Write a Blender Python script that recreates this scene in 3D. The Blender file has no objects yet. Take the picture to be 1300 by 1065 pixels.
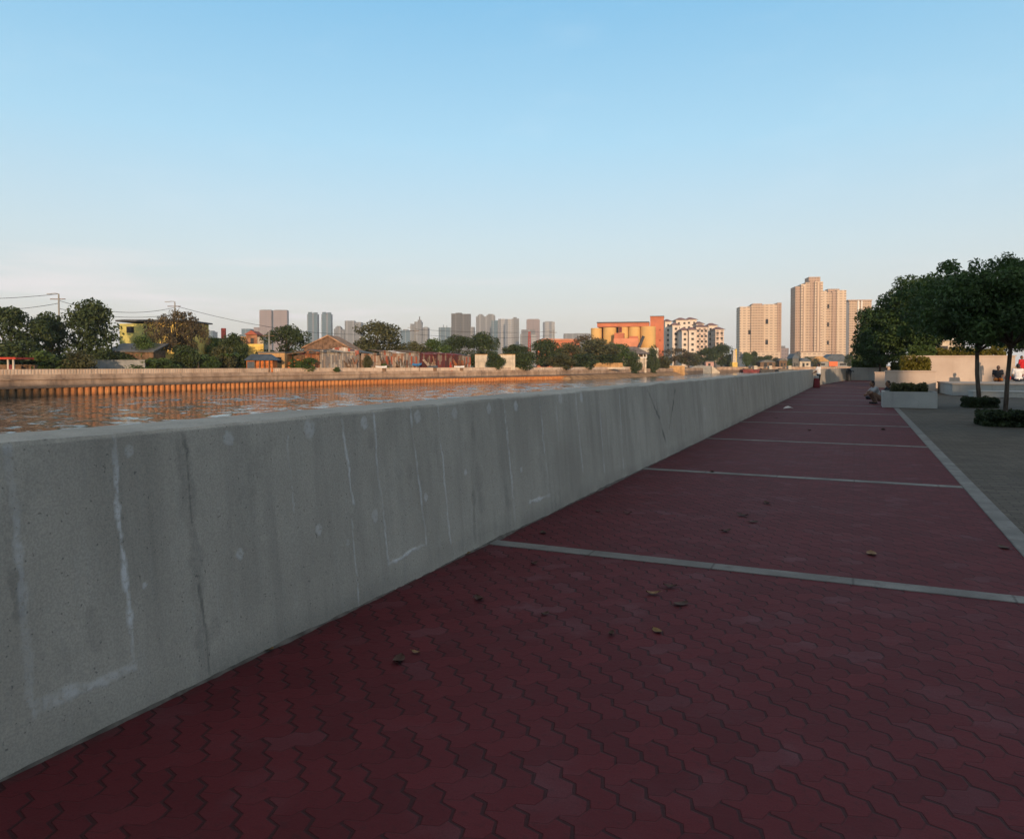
import bpy, math, random
import numpy as np
from mathutils import Vector, Matrix

R = math.radians
SC = bpy.context.scene
COL = SC.collection
random.seed(7)
RNG = np.random.default_rng(11)

# ------------------------------------------------------------------ camera
PSI = R(24.6)            # yaw to the left of the walkway direction (+Y)
EYE = 1.5
F = 955.0                # focal length in photo pixels (1300 wide)
HZ = 464.0               # horizon row in the photo
cam_d = bpy.data.cameras.new("camera")
cam = bpy.data.objects.new("camera", cam_d)
COL.objects.link(cam)
cam.location = (0, 0, EYE)
cam.rotation_euler = (R(90 - 1.41), 0, PSI)
cam_d.sensor_width = 36
cam_d.lens = 36 * F / 1300
cam_d.shift_y = -0.0346
cam_d.clip_start = 0.05
cam_d.clip_end = 30000
SC.camera = cam

CR, SR = math.cos(PSI), math.sin(PSI)

def at(px, zc):
    xc = (px - 650) / F * zc
    return (xc * CR - zc * SR, xc * SR + zc * CR)

def hz(py, zc):
    return EYE + (HZ - py) / F * zc

# ------------------------------------------------------------------ sun / sky directions
SUN_A = R(28)            # shadows run this far to the left of +Y
SUN_E = R(6.0)
sun_vec = Vector((math.sin(SUN_A) * math.cos(SUN_E), -math.cos(SUN_A) * math.cos(SUN_E), math.sin(SUN_E)))
sl = bpy.data.lights.new("sun", 'SUN')
sl.energy = 2.15
sl.angle = R(0.53)
sl.color = (1.0, 0.69, 0.44)
so = bpy.data.objects.new("sun", sl)
COL.objects.link(so)
so.rotation_euler = sun_vec.to_track_quat('Z', 'Y').to_euler()

# ------------------------------------------------------------------ node helpers
class E:
    """expression over shader sockets"""
    def __init__(s, nt, v): s.nt, s.v = nt, v
    def _m(s, op, *a, clamp=False):
        n = s.nt.nodes.new('ShaderNodeMath'); n.operation = op; n.use_clamp = clamp
        for i, x in enumerate((s,) + a):
            x = x.v if isinstance(x, E) else x
            if isinstance(x, (int, float)): n.inputs[i].default_value = x
            else: s.nt.links.new(x, n.inputs[i])
        return E(s.nt, n.outputs[0])
    def __add__(s, o): return s._m('ADD', o)
    __radd__ = __add__
    def __sub__(s, o): return s._m('SUBTRACT', o)
    def __rsub__(s, o): return E(s.nt, o)._m('SUBTRACT', s)
    def __mul__(s, o): return s._m('MULTIPLY', o)
    __rmul__ = __mul__
    def __truediv__(s, o): return s._m('DIVIDE', o)
    def floor(s): return s._m('FLOOR')
    def fract(s): return s._m('FRACT')
    def abs(s): return s._m('ABSOLUTE')
    def gt(s, o): return s._m('GREATER_THAN', o)
    def lt(s, o): return s._m('LESS_THAN', o)
    def min(s, o): return s._m('MINIMUM', o)
    def max(s, o): return s._m('MAXIMUM', o)
    def mod(s, o): return s._m('FLOORED_MODULO', o)
    def pow(s, o): return s._m('POWER', o)
    def clamp(s): return s._m('ADD', 0.0, clamp=True)
    def smooth(s, a, b):
        n = s.nt.nodes.new('ShaderNodeMapRange'); n.interpolation_type = 'SMOOTHSTEP'
        s.nt.links.new(s.v, n.inputs[0])
        n.inputs[1].default_value = a; n.inputs[2].default_value = b
        return E(s.nt, n.outputs[0])
    def tri(s):            # triangle wave 0..1, period 1
        return ((s.fract() - 0.5).abs()) * 2.0

class M:
    """material builder around one principled shader"""
    def __init__(s, name, rough=0.8, spec=0.3):
        s.m = bpy.data.materials.new(name); s.m.use_nodes = True
        s.nt = s.m.node_tree; s.b = s.nt.nodes['Principled BSDF']
        s.b.inputs['Roughness'].default_value = rough
        s.b.inputs['Specular IOR Level'].default_value = spec
        s._tc = None
    def n(s, t): return s.nt.nodes.new(t)
    def tc(s, k='Object'):
        if s._tc is None: s._tc = s.n('ShaderNodeTexCoord')
        return s._tc.outputs[k]
    def xyz(s, sock=None):
        n = s.n('ShaderNodeSeparateXYZ'); s.nt.links.new(sock or s.tc(), n.inputs[0])
        return [E(s.nt, o) for o in n.outputs]
    def vec(s, x, y, z=0.0):
        n = s.n('ShaderNodeCombineXYZ')
        for i, v in enumerate((x, y, z)):
            if isinstance(v, E): s.nt.links.new(v.v, n.inputs[i])
            else: n.inputs[i].default_value = v
        return n.outputs[0]
    def scaled(s, sx, sy, sz, src=None):
        n = s.n('ShaderNodeVectorMath'); n.operation = 'MULTIPLY'
        s.nt.links.new(src or s.tc(), n.inputs[0]); n.inputs[1].default_value = (sx, sy, sz)
        return n.outputs[0]
    def noise(s, scale, detail=3.0, rough=0.55, vec=None, dist=0.0):
        n = s.n('ShaderNodeTexNoise'); n.inputs['Scale'].default_value = scale
        n.inputs['Detail'].default_value = detail; n.inputs['Roughness'].default_value = rough
        n.inputs['Distortion'].default_value = dist
        s.nt.links.new(vec or s.tc(), n.inputs['Vector'])
        return E(s.nt, n.outputs['Fac'])
    def white(s, vec):
        n = s.n('ShaderNodeTexWhiteNoise'); s.nt.links.new(vec, n.inputs['Vector'])
        return E(s.nt, n.outputs['Value'])
    def attr(s, name):
        n = s.n('ShaderNodeAttribute'); n.attribute_name = name
        return n
    def mix(s, f, a, b, mode='MIX'):
        n = s.n('ShaderNodeMix'); n.data_type = 'RGBA'; n.blend_type = mode
        for i, v in ((0, f), (6, a), (7, b)):
            v = v.v if isinstance(v, E) else v
            if isinstance(v, (int, float)): n.inputs[i].default_value = v
            elif isinstance(v, (tuple, list)): n.inputs[i].default_value = (*v[:3], 1)
            else: s.nt.links.new(v, n.inputs[i])
        return n.outputs[2]
    def color(s, v):
        if isinstance(v, (tuple, list)): s.b.inputs['Base Color'].default_value = (*v[:3], 1)
        else: s.nt.links.new(v, s.b.inputs['Base Color'])
        return s
    def bump(s, h, strength=0.4, dist=0.01):
        n = s.n('ShaderNodeBump'); n.inputs['Strength'].default_value = strength
        n.inputs['Distance'].default_value = dist
        s.nt.links.new(h.v if isinstance(h, E) else h, n.inputs['Height'])
        s.nt.links.new(n.outputs[0], s.b.inputs['Normal'])
        return s

def plain(name, c, rough=0.8, var=0.25, scale=3.0, spec=0.3, streak=0.0):
    """a paint or stone colour with some large and fine unevenness"""
    k = M(name, rough, spec)
    a = k.noise(scale, 5.0)
    col = k.mix(a.smooth(0.3, 0.7), tuple(x * (1 - var) for x in c), tuple(min(1, x * (1 + var)) for x in c))
    if streak:
        st = k.noise(1.0, 3.0, vec=k.scaled(2.2, 2.2, 0.18))
        col = k.mix(st.smooth(0.5, 0.75) * streak, col, tuple(x * 0.45 for x in c))
    k.color(col)
    return k.m

# ------------------------------------------------------------------ mesh helpers
class MB:
    def __init__(s): s.v, s.f = [], []
    def add(s, vs, fs):
        o = len(s.v); s.v += [tuple(p) for p in vs]; s.f += [tuple(o + i for i in q) for q in fs]
        return s
    def box(s, x0, x1, y0, y1, z0, z1, mtx=None):
        vs = [Vector(p) for p in ((x0, y0, z0), (x1, y0, z0), (x1, y1, z0), (x0, y1, z0), (x0, y0, z1), (x1, y0, z1), (x1, y1, z1), (x0, y1, z1))]
        if mtx: vs = [mtx @ p for p in vs]
        return s.add(vs, [(3, 2, 1, 0), (4, 5, 6, 7), (0, 1, 5, 4), (1, 2, 6, 5), (2, 3, 7, 6), (3, 0, 4, 7)])
    def frustum(s, b, t, z0, z1):     # two xy rectangles (x0,x1,y0,y1)
        vs = [(b[0], b[2], z0), (b[1], b[2], z0), (b[1], b[3], z0), (b[0], b[3], z0), (t[0], t[2], z1), (t[1], t[2], z1), (t[1], t[3], z1), (t[0], t[3], z1)]
        return s.add(vs, [(3, 2, 1, 0), (4, 5, 6, 7), (0, 1, 5, 4), (1, 2, 6, 5), (2, 3, 7, 6), (3, 0, 4, 7)])
    def prism(s, poly, z0, z1):
        n = len(poly)
        vs = [(x, y, z0) for x, y in poly] + [(x, y, z1) for x, y in poly]
        return s.add(vs, [tuple(range(n - 1, -1, -1)), tuple(range(n, 2 * n))] + [(i, (i + 1) % n, n + (i + 1) % n, n + i) for i in range(n)])
    def prism_y(s, poly, y0, y1):     # profile in xz pulled along y
        n = len(poly)
        vs = [(x, y0, z) for x, z in poly] + [(x, y1, z) for x, z in poly]
        return s.add(vs, [tuple(range(n)), tuple(range(2 * n - 1, n - 1, -1))] + [(i, n + i, n + (i + 1) % n, (i + 1) % n) for i in range(n)])
    def tube(s, pts, rad, k=8, cap=True):
        pts = [Vector(p) for p in pts]; n = len(pts)
        rad = rad if isinstance(rad, (list, tuple)) else [rad] * n
        o = len(s.v); ref = None
        for i, p in enumerate(pts):
            d = (pts[min(i + 1, n - 1)] - pts[max(i - 1, 0)]).normalized()
            if ref is None:
                ref = Vector((1, 0, 0)) if abs(d.x) < 0.8 else Vector((0, 1, 0))
            u = (ref - d * ref.dot(d)).normalized(); w = d.cross(u); ref = u
            for j in range(k):
                a = 2 * math.pi * j / k
                s.v.append(tuple(p + (u * math.cos(a) + w * math.sin(a)) * rad[i]))
        for i in range(n - 1):
            for j in range(k):
                a, b = o + i * k + j, o + i * k + (j + 1) % k
                s.f.append((a, b, b + k, a + k))
        if cap:
            s.f.append(tuple(o + j for j in range(k - 1, -1, -1)))
            s.f.append(tuple(o + (n - 1) * k + j for j in range(k)))
        return s
    def ball(s, c, r, nu=12, nv=8, mtx=None):
        r = r if isinstance(r, (tuple, list)) else (r, r, r)
        o = len(s.v); c = Vector(c)
        for i in range(nv + 1):
            t = math.pi * i / nv
            for j in range(nu):
                a = 2 * math.pi * j / nu
                p = Vector((r[0] * math.sin(t) * math.cos(a), r[1] * math.sin(t) * math.sin(a), r[2] * math.cos(t)))
                if mtx: p = mtx @ p
                s.v.append(tuple(c + p))
        for i in range(nv):
            for j in range(nu):
                a, b = o + i * nu + j, o + i * nu + (j + 1) % nu
                s.f.append((a, a + nu, b + nu, b))
        return s
    def capsule(s, a, b, ra, rb):
        s.tube([a, b], [ra, rb], 12); s.ball(a, ra); s.ball(b, rb); return s
    def mesh(s, name, mat=None, smooth=False):
        me = bpy.data.meshes.new(name); me.from_pydata(s.v, [], s.f)
        if mat: me.materials.append(mat)
        if smooth:
            for p in me.polygons: p.use_smooth = True
        me.update(); return me
    def build(s, name, mat, parent=None, smooth=False, loc=None, bevel=0.0):
        o = bpy.data.objects.new(name, s.mesh(name, mat, smooth)); COL.objects.link(o)
        if parent is not None: o.parent = parent
        if loc: o.location = loc
        if bevel:
            b = o.modifiers.new("bevel", 'BEVEL'); b.width = bevel; b.segments = 2; b.limit_method = 'ANGLE'
        return o

def tag(o, label, cat, group=None, kind=None):
    if label: o['label'] = label
    if cat: o['category'] = cat
    if group: o['group'] = group
    if kind: o['kind'] = kind
    return o

def thing(name, label, cat, loc=(0, 0, 0), rz=0.0, group=None, scale=None):
    o = bpy.data.objects.new(name, None); o.empty_display_size = 0.3; COL.objects.link(o)
    o.location = loc; o.rotation_euler = (0, 0, rz)
    if scale: o.scale = scale
    return tag(o, label, cat, group)

def structure(o):
    o['kind'] = 'structure'; return o

def link(name, me, parent=None, loc=(0, 0, 0)):
    o = bpy.data.objects.new(name, me); COL.objects.link(o)
    if parent is not None: o.parent = parent
    o.location = loc
    return o

def np_mesh(name, verts, quads, mat, attrs=None):
    me = bpy.data.meshes.new(name)
    nv, nq = len(verts), len(quads)
    me.vertices.add(nv); me.vertices.foreach_set('co', np.asarray(verts, np.float32).ravel())
    me.loops.add(nq * 4); me.loops.foreach_set('vertex_index', np.asarray(quads, np.int32).ravel())
    me.polygons.add(nq); me.polygons.foreach_set('loop_start', np.arange(0, nq * 4, 4, dtype=np.int32))
    me.polygons.foreach_set('loop_total', np.full(nq, 4, np.int32))
    for an, av in (attrs or {}).items():
        a = me.attributes.new(an, 'FLOAT', 'POINT'); a.data.foreach_set('value', np.asarray(av, np.float32))
    me.materials.append(mat); me.update(calc_edges=True); me.validate()
    return me

# ------------------------------------------------------------------ world
w = bpy.data.worlds.new("World"); SC.world = w; w.use_nodes = True
nt = w.node_tree
bg = nt.nodes['Background']
sky = nt.nodes.new('ShaderNodeTexSky'); sky.sky_type = 'NISHITA'; sky.sun_disc = False
sky.sun_elevation = SUN_E
sky.sun_rotation = math.pi - SUN_A
sky.air_density = 1.0; sky.dust_density = 1.0; sky.ozone_density = 2.0; sky.altitude = 0
class W(M):
    def __init__(s): s.nt = nt; s._tc = None; s.m = None
k = W()
dx, dy, dz = k.xyz(k.tc('Generated'))
band = dz.smooth(0.012, 0.035) * (1.0 - dz.smooth(0.06, 0.17))
cn = k.noise(1.0, 5.0, 0.6, vec=k.scaled(3.0, 3.0, 34.0, k.tc('Generated')))
cl = cn.smooth(0.46, 0.72) * band * 0.55
cn2 = k.noise(1.0, 6.0, 0.62, vec=k.scaled(5.0, 5.0, 16.0, k.tc('Generated')))
cl2 = cn2.smooth(0.5, 0.9) * dz.smooth(0.03, 0.2) * 0.10
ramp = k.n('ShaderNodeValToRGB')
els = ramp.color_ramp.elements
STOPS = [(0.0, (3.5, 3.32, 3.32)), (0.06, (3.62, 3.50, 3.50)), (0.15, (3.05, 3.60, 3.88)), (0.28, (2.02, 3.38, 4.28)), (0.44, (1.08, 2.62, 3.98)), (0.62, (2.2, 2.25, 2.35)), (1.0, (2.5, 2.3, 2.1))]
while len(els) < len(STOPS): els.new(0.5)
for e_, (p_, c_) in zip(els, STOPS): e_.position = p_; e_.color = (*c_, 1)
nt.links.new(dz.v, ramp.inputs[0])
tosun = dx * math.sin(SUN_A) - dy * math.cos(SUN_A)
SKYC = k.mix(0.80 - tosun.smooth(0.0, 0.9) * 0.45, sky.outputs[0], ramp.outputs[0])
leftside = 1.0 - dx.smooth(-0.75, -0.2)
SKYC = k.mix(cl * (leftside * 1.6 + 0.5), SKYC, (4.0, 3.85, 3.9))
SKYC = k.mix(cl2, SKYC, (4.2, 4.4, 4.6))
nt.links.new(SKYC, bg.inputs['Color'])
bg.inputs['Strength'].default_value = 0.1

SC.view_settings.view_transform = 'Standard'
SC.view_settings.look = 'None'
SC.view_settings.exposure = 1.22
SC.view_settings.gamma = 1.0
SC.cycles.max_bounces = 5
SC.cycles.diffuse_bounces = 3
SC.cycles.glossy_bounces = 3
SC.cycles.transmission_bounces = 3
SC.cycles.volume_bounces = 0
SC.cycles.caustics_reflective = False
SC.cycles.caustics_refractive = False
SC.cycles.use_denoising = True

# ------------------------------------------------------------------ layout of the banks
WALL_H = 1.205
WALL_X = -2.80
BATTER = 0.09
# base line of the river wall's land face, following the walkway then bending right
WALL_PATH = [(-2.80, -9.0), (-2.80, 57.0), (-2.55, 62.5), (-1.95, 70.0), (-0.95, 83.2), (0.6, 101.0)]
BANK = [(-90, -260), (-89, 40), (-88, 95), (-85, 118), (-77, 146), (-70, 182), (-68, 262), (-66, 402), (-30, 452), (60, 492), (420, 560), (1500, 640)]
WATER_Z = -2.2
FARG = 0.40               # far bank ground

def bank_zc(px):
    k_ = (px - 650) / F
    dx_, dy_ = k_ * CR - SR, k_ * SR + CR
    for (x0, y0), (x1, y1) in zip(BANK, BANK[1:]):
        ex, ey = x1 - x0, y1 - y0
        det = dx_ * (-ey) + ex * dy_
        if abs(det) < 1e-9: continue
        t = (x0 * (-ey) + ex * y0) / det
        u = (dx_ * y0 - dy_ * x0) / det
        if t > 0 and -1e-6 <= u <= 1 + 1e-6: return t
    return 420.0

# ------------------------------------------------------------------ ground sheets and water
gm = M("soil", 0.95); g_ = gm.noise(0.25, 6.0)
gm.color(gm.mix(g_.smooth(0.35, 0.7), (0.075, 0.07, 0.035), (0.14, 0.115, 0.07)))
BIG = 4000
structure(MB().prism([(-BIG, -260), (BANK[0][0] - 0.9, -260)] + [(x - 0.9, y + (0.9 if i > 7 else 0)) for i, (x, y) in enumerate(BANK)][1:] + [(BIG, 700), (BIG, BIG), (-BIG, BIG)], -4.0, FARG).build("far_bank_ground", gm.m))
structure(MB().prism([(-3.2, -BIG), (BIG, -BIG), (BIG, 330), (300, 230), (90, 140), (4, 108), (0.3, 101), (-1.2, 83.2), (-2.9, 60), (-2.95, -9)], -4.0, -0.06).build("near_bank_ground", gm.m))

wm = M("river_water", 0.10, 0.5)
wm.b.inputs['IOR'].default_value = 1.33
wm.color((0.085, 0.068, 0.050))
def wave(scale, sx, sy, detail):
    n = wm.n('ShaderNodeTexNoise'); n.inputs['Scale'].default_value = scale; n.inputs['Detail'].default_value = detail
    wm.nt.links.new(wm.scaled(sx, sy, 1.0), n.inputs['Vector'])
    sp = wm.xyz(n.outputs['Color']); return sp[0] - 0.5, sp[1] - 0.5
patch = wm.noise(1.0, 3.0, vec=wm.scaled(0.05, 0.03, 1.0)).smooth(0.3, 0.65)
w1 = wave(0.45, 1.0, 1.0, 2.0); w2 = wave(1.7, 1.0, 1.0, 2.0)
amp = patch * 0.7 + 0.45
nrm = wm.vec((w1[0] * 0.60 + w2[0] * 0.56) * amp, (w1[1] * 0.60 + w2[1] * 0.56) * amp, 1.0)
nn = wm.n('ShaderNodeVectorMath'); nn.operation = 'NORMALIZE'
wm.nt.links.new(nrm, nn.inputs[0]); wm.nt.links.new(nn.outputs[0], wm.b.inputs['Normal'])
structure(MB().add([(-BIG, -BIG, WATER_Z), (BIG, -BIG, WATER_Z), (BIG, BIG, WATER_Z), (-BIG, BIG, WATER_Z)], [(0, 1, 2, 3)]).build("river_water", wm.m))

# red interlocking pavers, laid on the diagonal
pv = M("red_pavers", 0.76, 0.22)
px_, py_, pz_ = pv.xyz()
c45 = math.sqrt(0.5)
U = (px_ - py_) * c45          # along the courses
V = (px_ + py_) * c45
PA = 0.1125
Uw = (U + ((V / PA).tri() - 0.5) * 0.030) / PA
Vw = (V + ((U / PA).tri() - 0.5) * 0.030) / PA
ci = Uw.floor(); cj = Vw.floor()
kk = (ci - cj).mod(4.0)
k0, k1, k2, k3 = [(kk - float(q)).abs().lt(0.5) for q in range(4)]
fu = Uw.fract(); fv = Vw.fract()
d_l = fu + k1 * 9.0; d_r = (1.0 - fu) + k0 * 9.0; d_t = (1.0 - fv) + k3 * 9.0; d_b = fv + k2 * 9.0
du = d_l.min(d_r) * PA
dv = d_t.min(d_b) * PA
idx_ = ci - k1; idy_ = cj - k2
rnd = pv.white(pv.vec(idx_, idy_, 0.0))
rnd2 = pv.white(pv.vec(idx_, idy_, 7.0))
jn = pv.noise(9.0, 2.0)
jw = (jn - 0.3) * 0.008 + 0.0012
ju = (1.0 - (du - jw * 0.3).smooth(0.0, 0.004)) * 0.35
jv = 1.0 - (dv - jw * 1.5).smooth(0.0, 0.005)
joint = jv.max(ju)
big = pv.noise(0.55, 5.0, 0.6)
mid = pv.noise(3.0, 4.0, 0.6)
base = pv.mix(rnd, (0.084, 0.0098, 0.0135), (0.116, 0.0150, 0.0195))
dust = pv.noise(1.5, 4.0, 0.6)
base = pv.mix(rnd2.pow(2.0) * dust.smooth(0.45, 0.7) * 0.75, base, (0.135, 0.052, 0.062))
base = pv.mix(rnd2.gt(0.96) * 0.30, base, (0.125, 0.045, 0.055))
base = pv.mix(big.smooth(0.48, 0.78) * 0.35, base, (0.120, 0.038, 0.048))
chalk = mid.smooth(0.60, 0.80) * big.smooth(0.45, 0.7)
base = pv.mix(chalk * 0.35, base, (0.27, 0.17, 0.185))
fine = pv.noise(160.0, 2.0)
base = pv.mix(fine.smooth(0.35, 0.7) * 0.35, base, (0.05, 0.010, 0.013))
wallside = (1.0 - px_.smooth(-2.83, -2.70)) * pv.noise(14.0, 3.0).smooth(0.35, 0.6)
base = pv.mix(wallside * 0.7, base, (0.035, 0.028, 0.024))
dirt = pv.noise(24.0, 4.0, 0.65)
base = pv.mix(dirt.smooth(0.52, 0.75) * 0.5, base, (0.040, 0.011, 0.013))
base = pv.mix(joint * 0.72, base, (0.022, 0.009, 0.010))
pv.color(base)
pv.bump((1.0 - joint) * 1.0 + fine * 0.18 + rnd * 0.5 + dirt * 0.5 + mid * 0.5, 0.7, 0.007)
PATH_L = [(-2.86, -9), (-2.86, 57), (-2.62, 62.5), (-2.0, 70), (-1.0, 83.2)]
structure(MB().prism([(1.22, -9), (1.22, 29.95), (1.22, 31.6), (2.4, 33), (2.4, 46.8), (1.4, 48.5), (4.2, 62), (4.2, 83.2)] + PATH_L[::-1], -0.2, 0.0).build("red_paved_path", pv.m))

# grey brown plaza paving
pz = M("plaza_pavers", 0.85, 0.25)
x_, y_, z_ = pz.xyz()
rw = (y_ / 0.11).floor(); ux = x_ + rw.mod(2.0) * 0.11
cl_ = (ux / 0.22).floor()
fy = (y_ / 0.11).fract(); fx = (ux / 0.22).fract()
jt = (1.0 - (fy.min(1.0 - fy) * 0.11).smooth(0.002, 0.008)).max(1.0 - (fx.min(1.0 - fx) * 0.22).smooth(0.002, 0.008))
rd = pz.white(pz.vec(cl_, rw))
bgn = pz.noise(0.7, 5.0)
c_ = pz.mix(rd, (0.080, 0.066, 0.052), (0.126, 0.106, 0.084))
c_ = pz.mix(bgn.smooth(0.4, 0.7) * 0.6, c_, (0.064, 0.053, 0.038))
c_ = pz.mix(jt * 0.8, c_, (0.025, 0.025, 0.020))
pz.color(c_); pz.bump(1.0 - jt, 0.4, 0.005)
structure(MB().prism([(1.36, -9), (70, -9), (70, 100), (4.25, 100), (4.25, 62), (1.45, 48.45), (2.45, 46.8), (2.45, 33.0), (1.36, 31.6)], -0.2, -0.003).build("plaza_paving", pz.m))

def kerb_mat(name, axis):
    cm = M(name, 0.85, 0.3)
    kn = cm.noise(2.5, 6.0); kf = cm.noise(90.0, 2.0); ks = cm.noise(11.0, 5.0, 0.65)
    c = cm.xyz()[axis]; f = ((c + cm.noise(1.0, 1.0) * 0.02) / 0.95).fract()
    seam = 1.0 - (f.min(1.0 - f)).smooth(0.004, 0.012)
    tone = cm.white(cm.vec((c / 0.95).floor(), 3.0))
    kc = cm.mix(kn.smooth(0.3, 0.7), (0.135, 0.131, 0.122), (0.240, 0.234, 0.218))
    kc = cm.mix(tone * 0.35, kc, (0.17, 0.165, 0.155))
    kc = cm.mix(ks.smooth(0.52, 0.72) * 0.55, kc, (0.105, 0.085, 0.080))
    kc = cm.mix(kf.smooth(0.4, 0.7) * 0.4, kc, (0.12, 0.118, 0.11))
    cm.color(cm.mix(seam * 0.45, kc, (0.04, 0.036, 0.033))); cm.bump(kf + ks - seam * 2.0, 0.35, 0.005)
    return cm.m
cmx, cmy = kerb_mat("strip_concrete", 0), kerb_mat("kerb_concrete", 1)
structure(MB().box(1.205, 1.365, -9, 29.96, -0.2, 0.012).build("concrete_kerb", cmy, bevel=0.008))
for i in range(-2, 15):
    yb = 5.62 + 5.0 * i
    if yb < -8: continue
    xr = 1.203 if yb < 30 else (2.39 if yb < 46 else 4.15)
    xl = -2.79 if yb < 56 else (-2.62 if yb < 62 else (-2.1 if yb < 68 else -1.5))
    structure(MB().box(xl, xr, yb, yb + 0.16, -0.15, 0.007).build("paving_strip", cmx, bevel=0.004))

# ------------------------------------------------------------------ the long river wall
def vnoise(x, seed):
    r = np.random.default_rng(seed).random(4096)
    i = np.floor(x).astype(int); f = x - i; f = f * f * (3 - 2 * f)
    return r[i % 4096] * (1 - f) + r[(i + 1) % 4096] * f
def vnoise2(x, y, seed):
    r = np.random.default_rng(seed).random((256, 256))
    i = np.floor(x).astype(int); j = np.floor(y).astype(int)
    f = x - i; g = y - j; f = f * f * (3 - 2 * f); g = g * g * (3 - 2 * g)
    a = r[i % 256, j % 256]; b = r[(i + 1) % 256, j % 256]; c = r[i % 256, (j + 1) % 256]; d = r[(i + 1) % 256, (j + 1) % 256]
    return (a * (1 - f) + b * f) * (1 - g) + (c * (1 - f) + d * f) * g

def wall_yz(px, py):            # photo point on the battered face -> (Y, z)
    k_ = (px - 650) / F; m_ = (HZ - py) / F
    zc = -(-WALL_X + BATTER * EYE) / (k_ * CR - SR + BATTER * m_)
    return zc * (k_ * SR + CR), EYE + m_ * zc

def smoothstep(a, b, x):
    t = np.clip((x - a) / (b - a), 0, 1); return t * t * (3 - 2 * t)

ys = np.concatenate([np.arange(-9, 1.2, 0.1), np.arange(1.2, 6.0, 0.009), np.arange(6.0, 14.0, 0.02), np.arange(14.0, 57.0, 0.2), np.arange(57.0, 101.01, 0.5)])
zs = np.concatenate([np.linspace(-0.15, 1.192, 155)])
pth = np.array(WALL_PATH)
seg = np.concatenate([[0], np.cumsum(np.hypot(*np.diff(pth, axis=0).T))])
S0 = -9.0
bx = np.interp(ys - S0, seg, pth[:, 0]); by = np.interp(ys - S0, seg, pth[:, 1])
# outward normal of the land face per station
tx = np.gradient(bx, ys); ty = np.gradient(by, ys); ln = np.hypot(tx, ty); nx, ny = ty / ln, -tx / ln
YY, ZZ = np.meshgrid(ys, zs, indexing='ij')
light = np.zeros_like(YY); dark = np.zeros_like(YY)

def brk(a, b, seed):
    return vnoise2(YY * a + 500, ZZ * b + 50, seed)

def line(p0, p1, width, strength, seed, target=light, rough=0.5):
    """a rough seam between two photo points on the wall face"""
    (ya, za), (yb, zb) = wall_yz(*p0), wall_yz(*p1)
    L = math.hypot(yb - ya, zb - za)
    t = ((YY - ya) * (yb - ya) + (ZZ - za) * (zb - za)) / (L * L)
    d = ((YY - ya) * (zb - za) - (ZZ - za) * (yb - ya)) / L
    wob = (vnoise(t * L * 7 + 100, seed) - 0.5) * 0.02 + (vnoise(t * L * 40 + 100, seed + 1) - 0.5) * 0.008
    wd = width * 0.62 * (0.45 + 1.1 * vnoise(t * L * 13 + 60, seed + 2))
    mask = (1 - smoothstep(wd * 0.4, wd, np.abs(d + wob))) * smoothstep(-0.03, 0.02, t) * (1 - smoothstep(0.98, 1.03, t))
    mask *= np.clip((1 - rough) + rough * 1.6 * (brk(55, 55, seed + 3)), 0, 1) * (0.35 + 0.65 * smoothstep(0.25, 0.6, vnoise(t * L * 5 + 30, seed + 4)))
    np.maximum(target, mask * strength, out=target)

def spot(p, rad, strength, seed, target=light, zs_=1.15):
    y0, z0 = wall_yz(*p)
    ang = np.arctan2(ZZ - z0, YY - y0)
    r = np.hypot(YY - y0, (ZZ - z0) / zs_)
    rr = rad * (0.85 + 0.35 * vnoise(ang * 2.2 + 50, seed))
    np.maximum(target, (1 - smoothstep(rr * 0.65, rr, r)) * strength * (0.7 + 0.4 * brk(60, 60, seed)), out=target)

line((6, 545), (35, 912), 0.030, 0.55, 1)
line((35, 905), (168, 848), 0.055, 0.50, 5, rough=0.75)
line((143, 556), (165, 850), 0.026, 0.85, 9)
line((232, 545), (262, 865), 0.018, 0.65, 13, dark)
line((230, 545), (259, 865), 0.09, 0.28, 14, dark)
line((6, 560), (20, 790), 0.07, 0.40, 15, dark)
line((362, 545), (372, 650), 0.010, 0.5, 17)
line((433, 532), (448, 640), 0.020, 0.75, 21)
line((446, 660), (454, 780), 0.012, 0.55, 25)
line((473, 526), (491, 716), 0.018, 0.65, 29)
line((491, 716), (538, 694), 0.020, 0.80, 33)
line((521, 520), (541, 692), 0.020, 0.60, 37)
line((555, 515), (572, 690), 0.018, 0.60, 41)
line((600, 515), (603, 690), 0.06, 0.35, 45, dark)
line((640, 508), (655, 660), 0.022, 0.6, 49)
line((684, 505), (694, 600), 0.022, 0.6, 53)
line((672, 639), (698, 628), 0.035, 0.75, 57)
line((705, 502), (709, 560), 0.02, 0.5, 61)
line((730, 500), (741, 600), 0.03, 0.45, 65)
line((760, 497), (768, 600), 0.03, 0.5, 66)
line((786, 497), (792, 595), 0.03, 0.4, 67)
line((822, 494), (838, 532), 0.06, 0.8, 69, dark)
line((836, 528), (846, 562), 0.07, 0.85, 73, dark)
line((857, 494), (850, 545), 0.07, 0.8, 77, dark)
line((862, 494), (866, 560), 0.04, 0.35, 78, dark)
line((890, 488), (897, 540), 0.05, 0.5, 81)
line((930, 484), (935, 530), 0.08, 0.4, 85)
for i, (x, y, r) in enumerate([(163, 573, .035), (289, 557, .040), (302, 705, .034), (180, 745, .018), (392, 544, .055), (403, 673, .036), (462, 537, .050), (475, 655, .04), (530, 529, .050), (540, 632, .035), (577, 525, .065), (621, 519, .05), (591, 600, .03), (655, 516, .06), (711, 506, .06), (662, 597, .03), (738, 505, .07), (440, 690, .02)]):
    spot((x, y), r * (0.75 + 0.3 * ((i * 37) % 10) / 10), 0.34 + 0.30 * ((i * 53) % 10) / 10, 200 + i)
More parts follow.
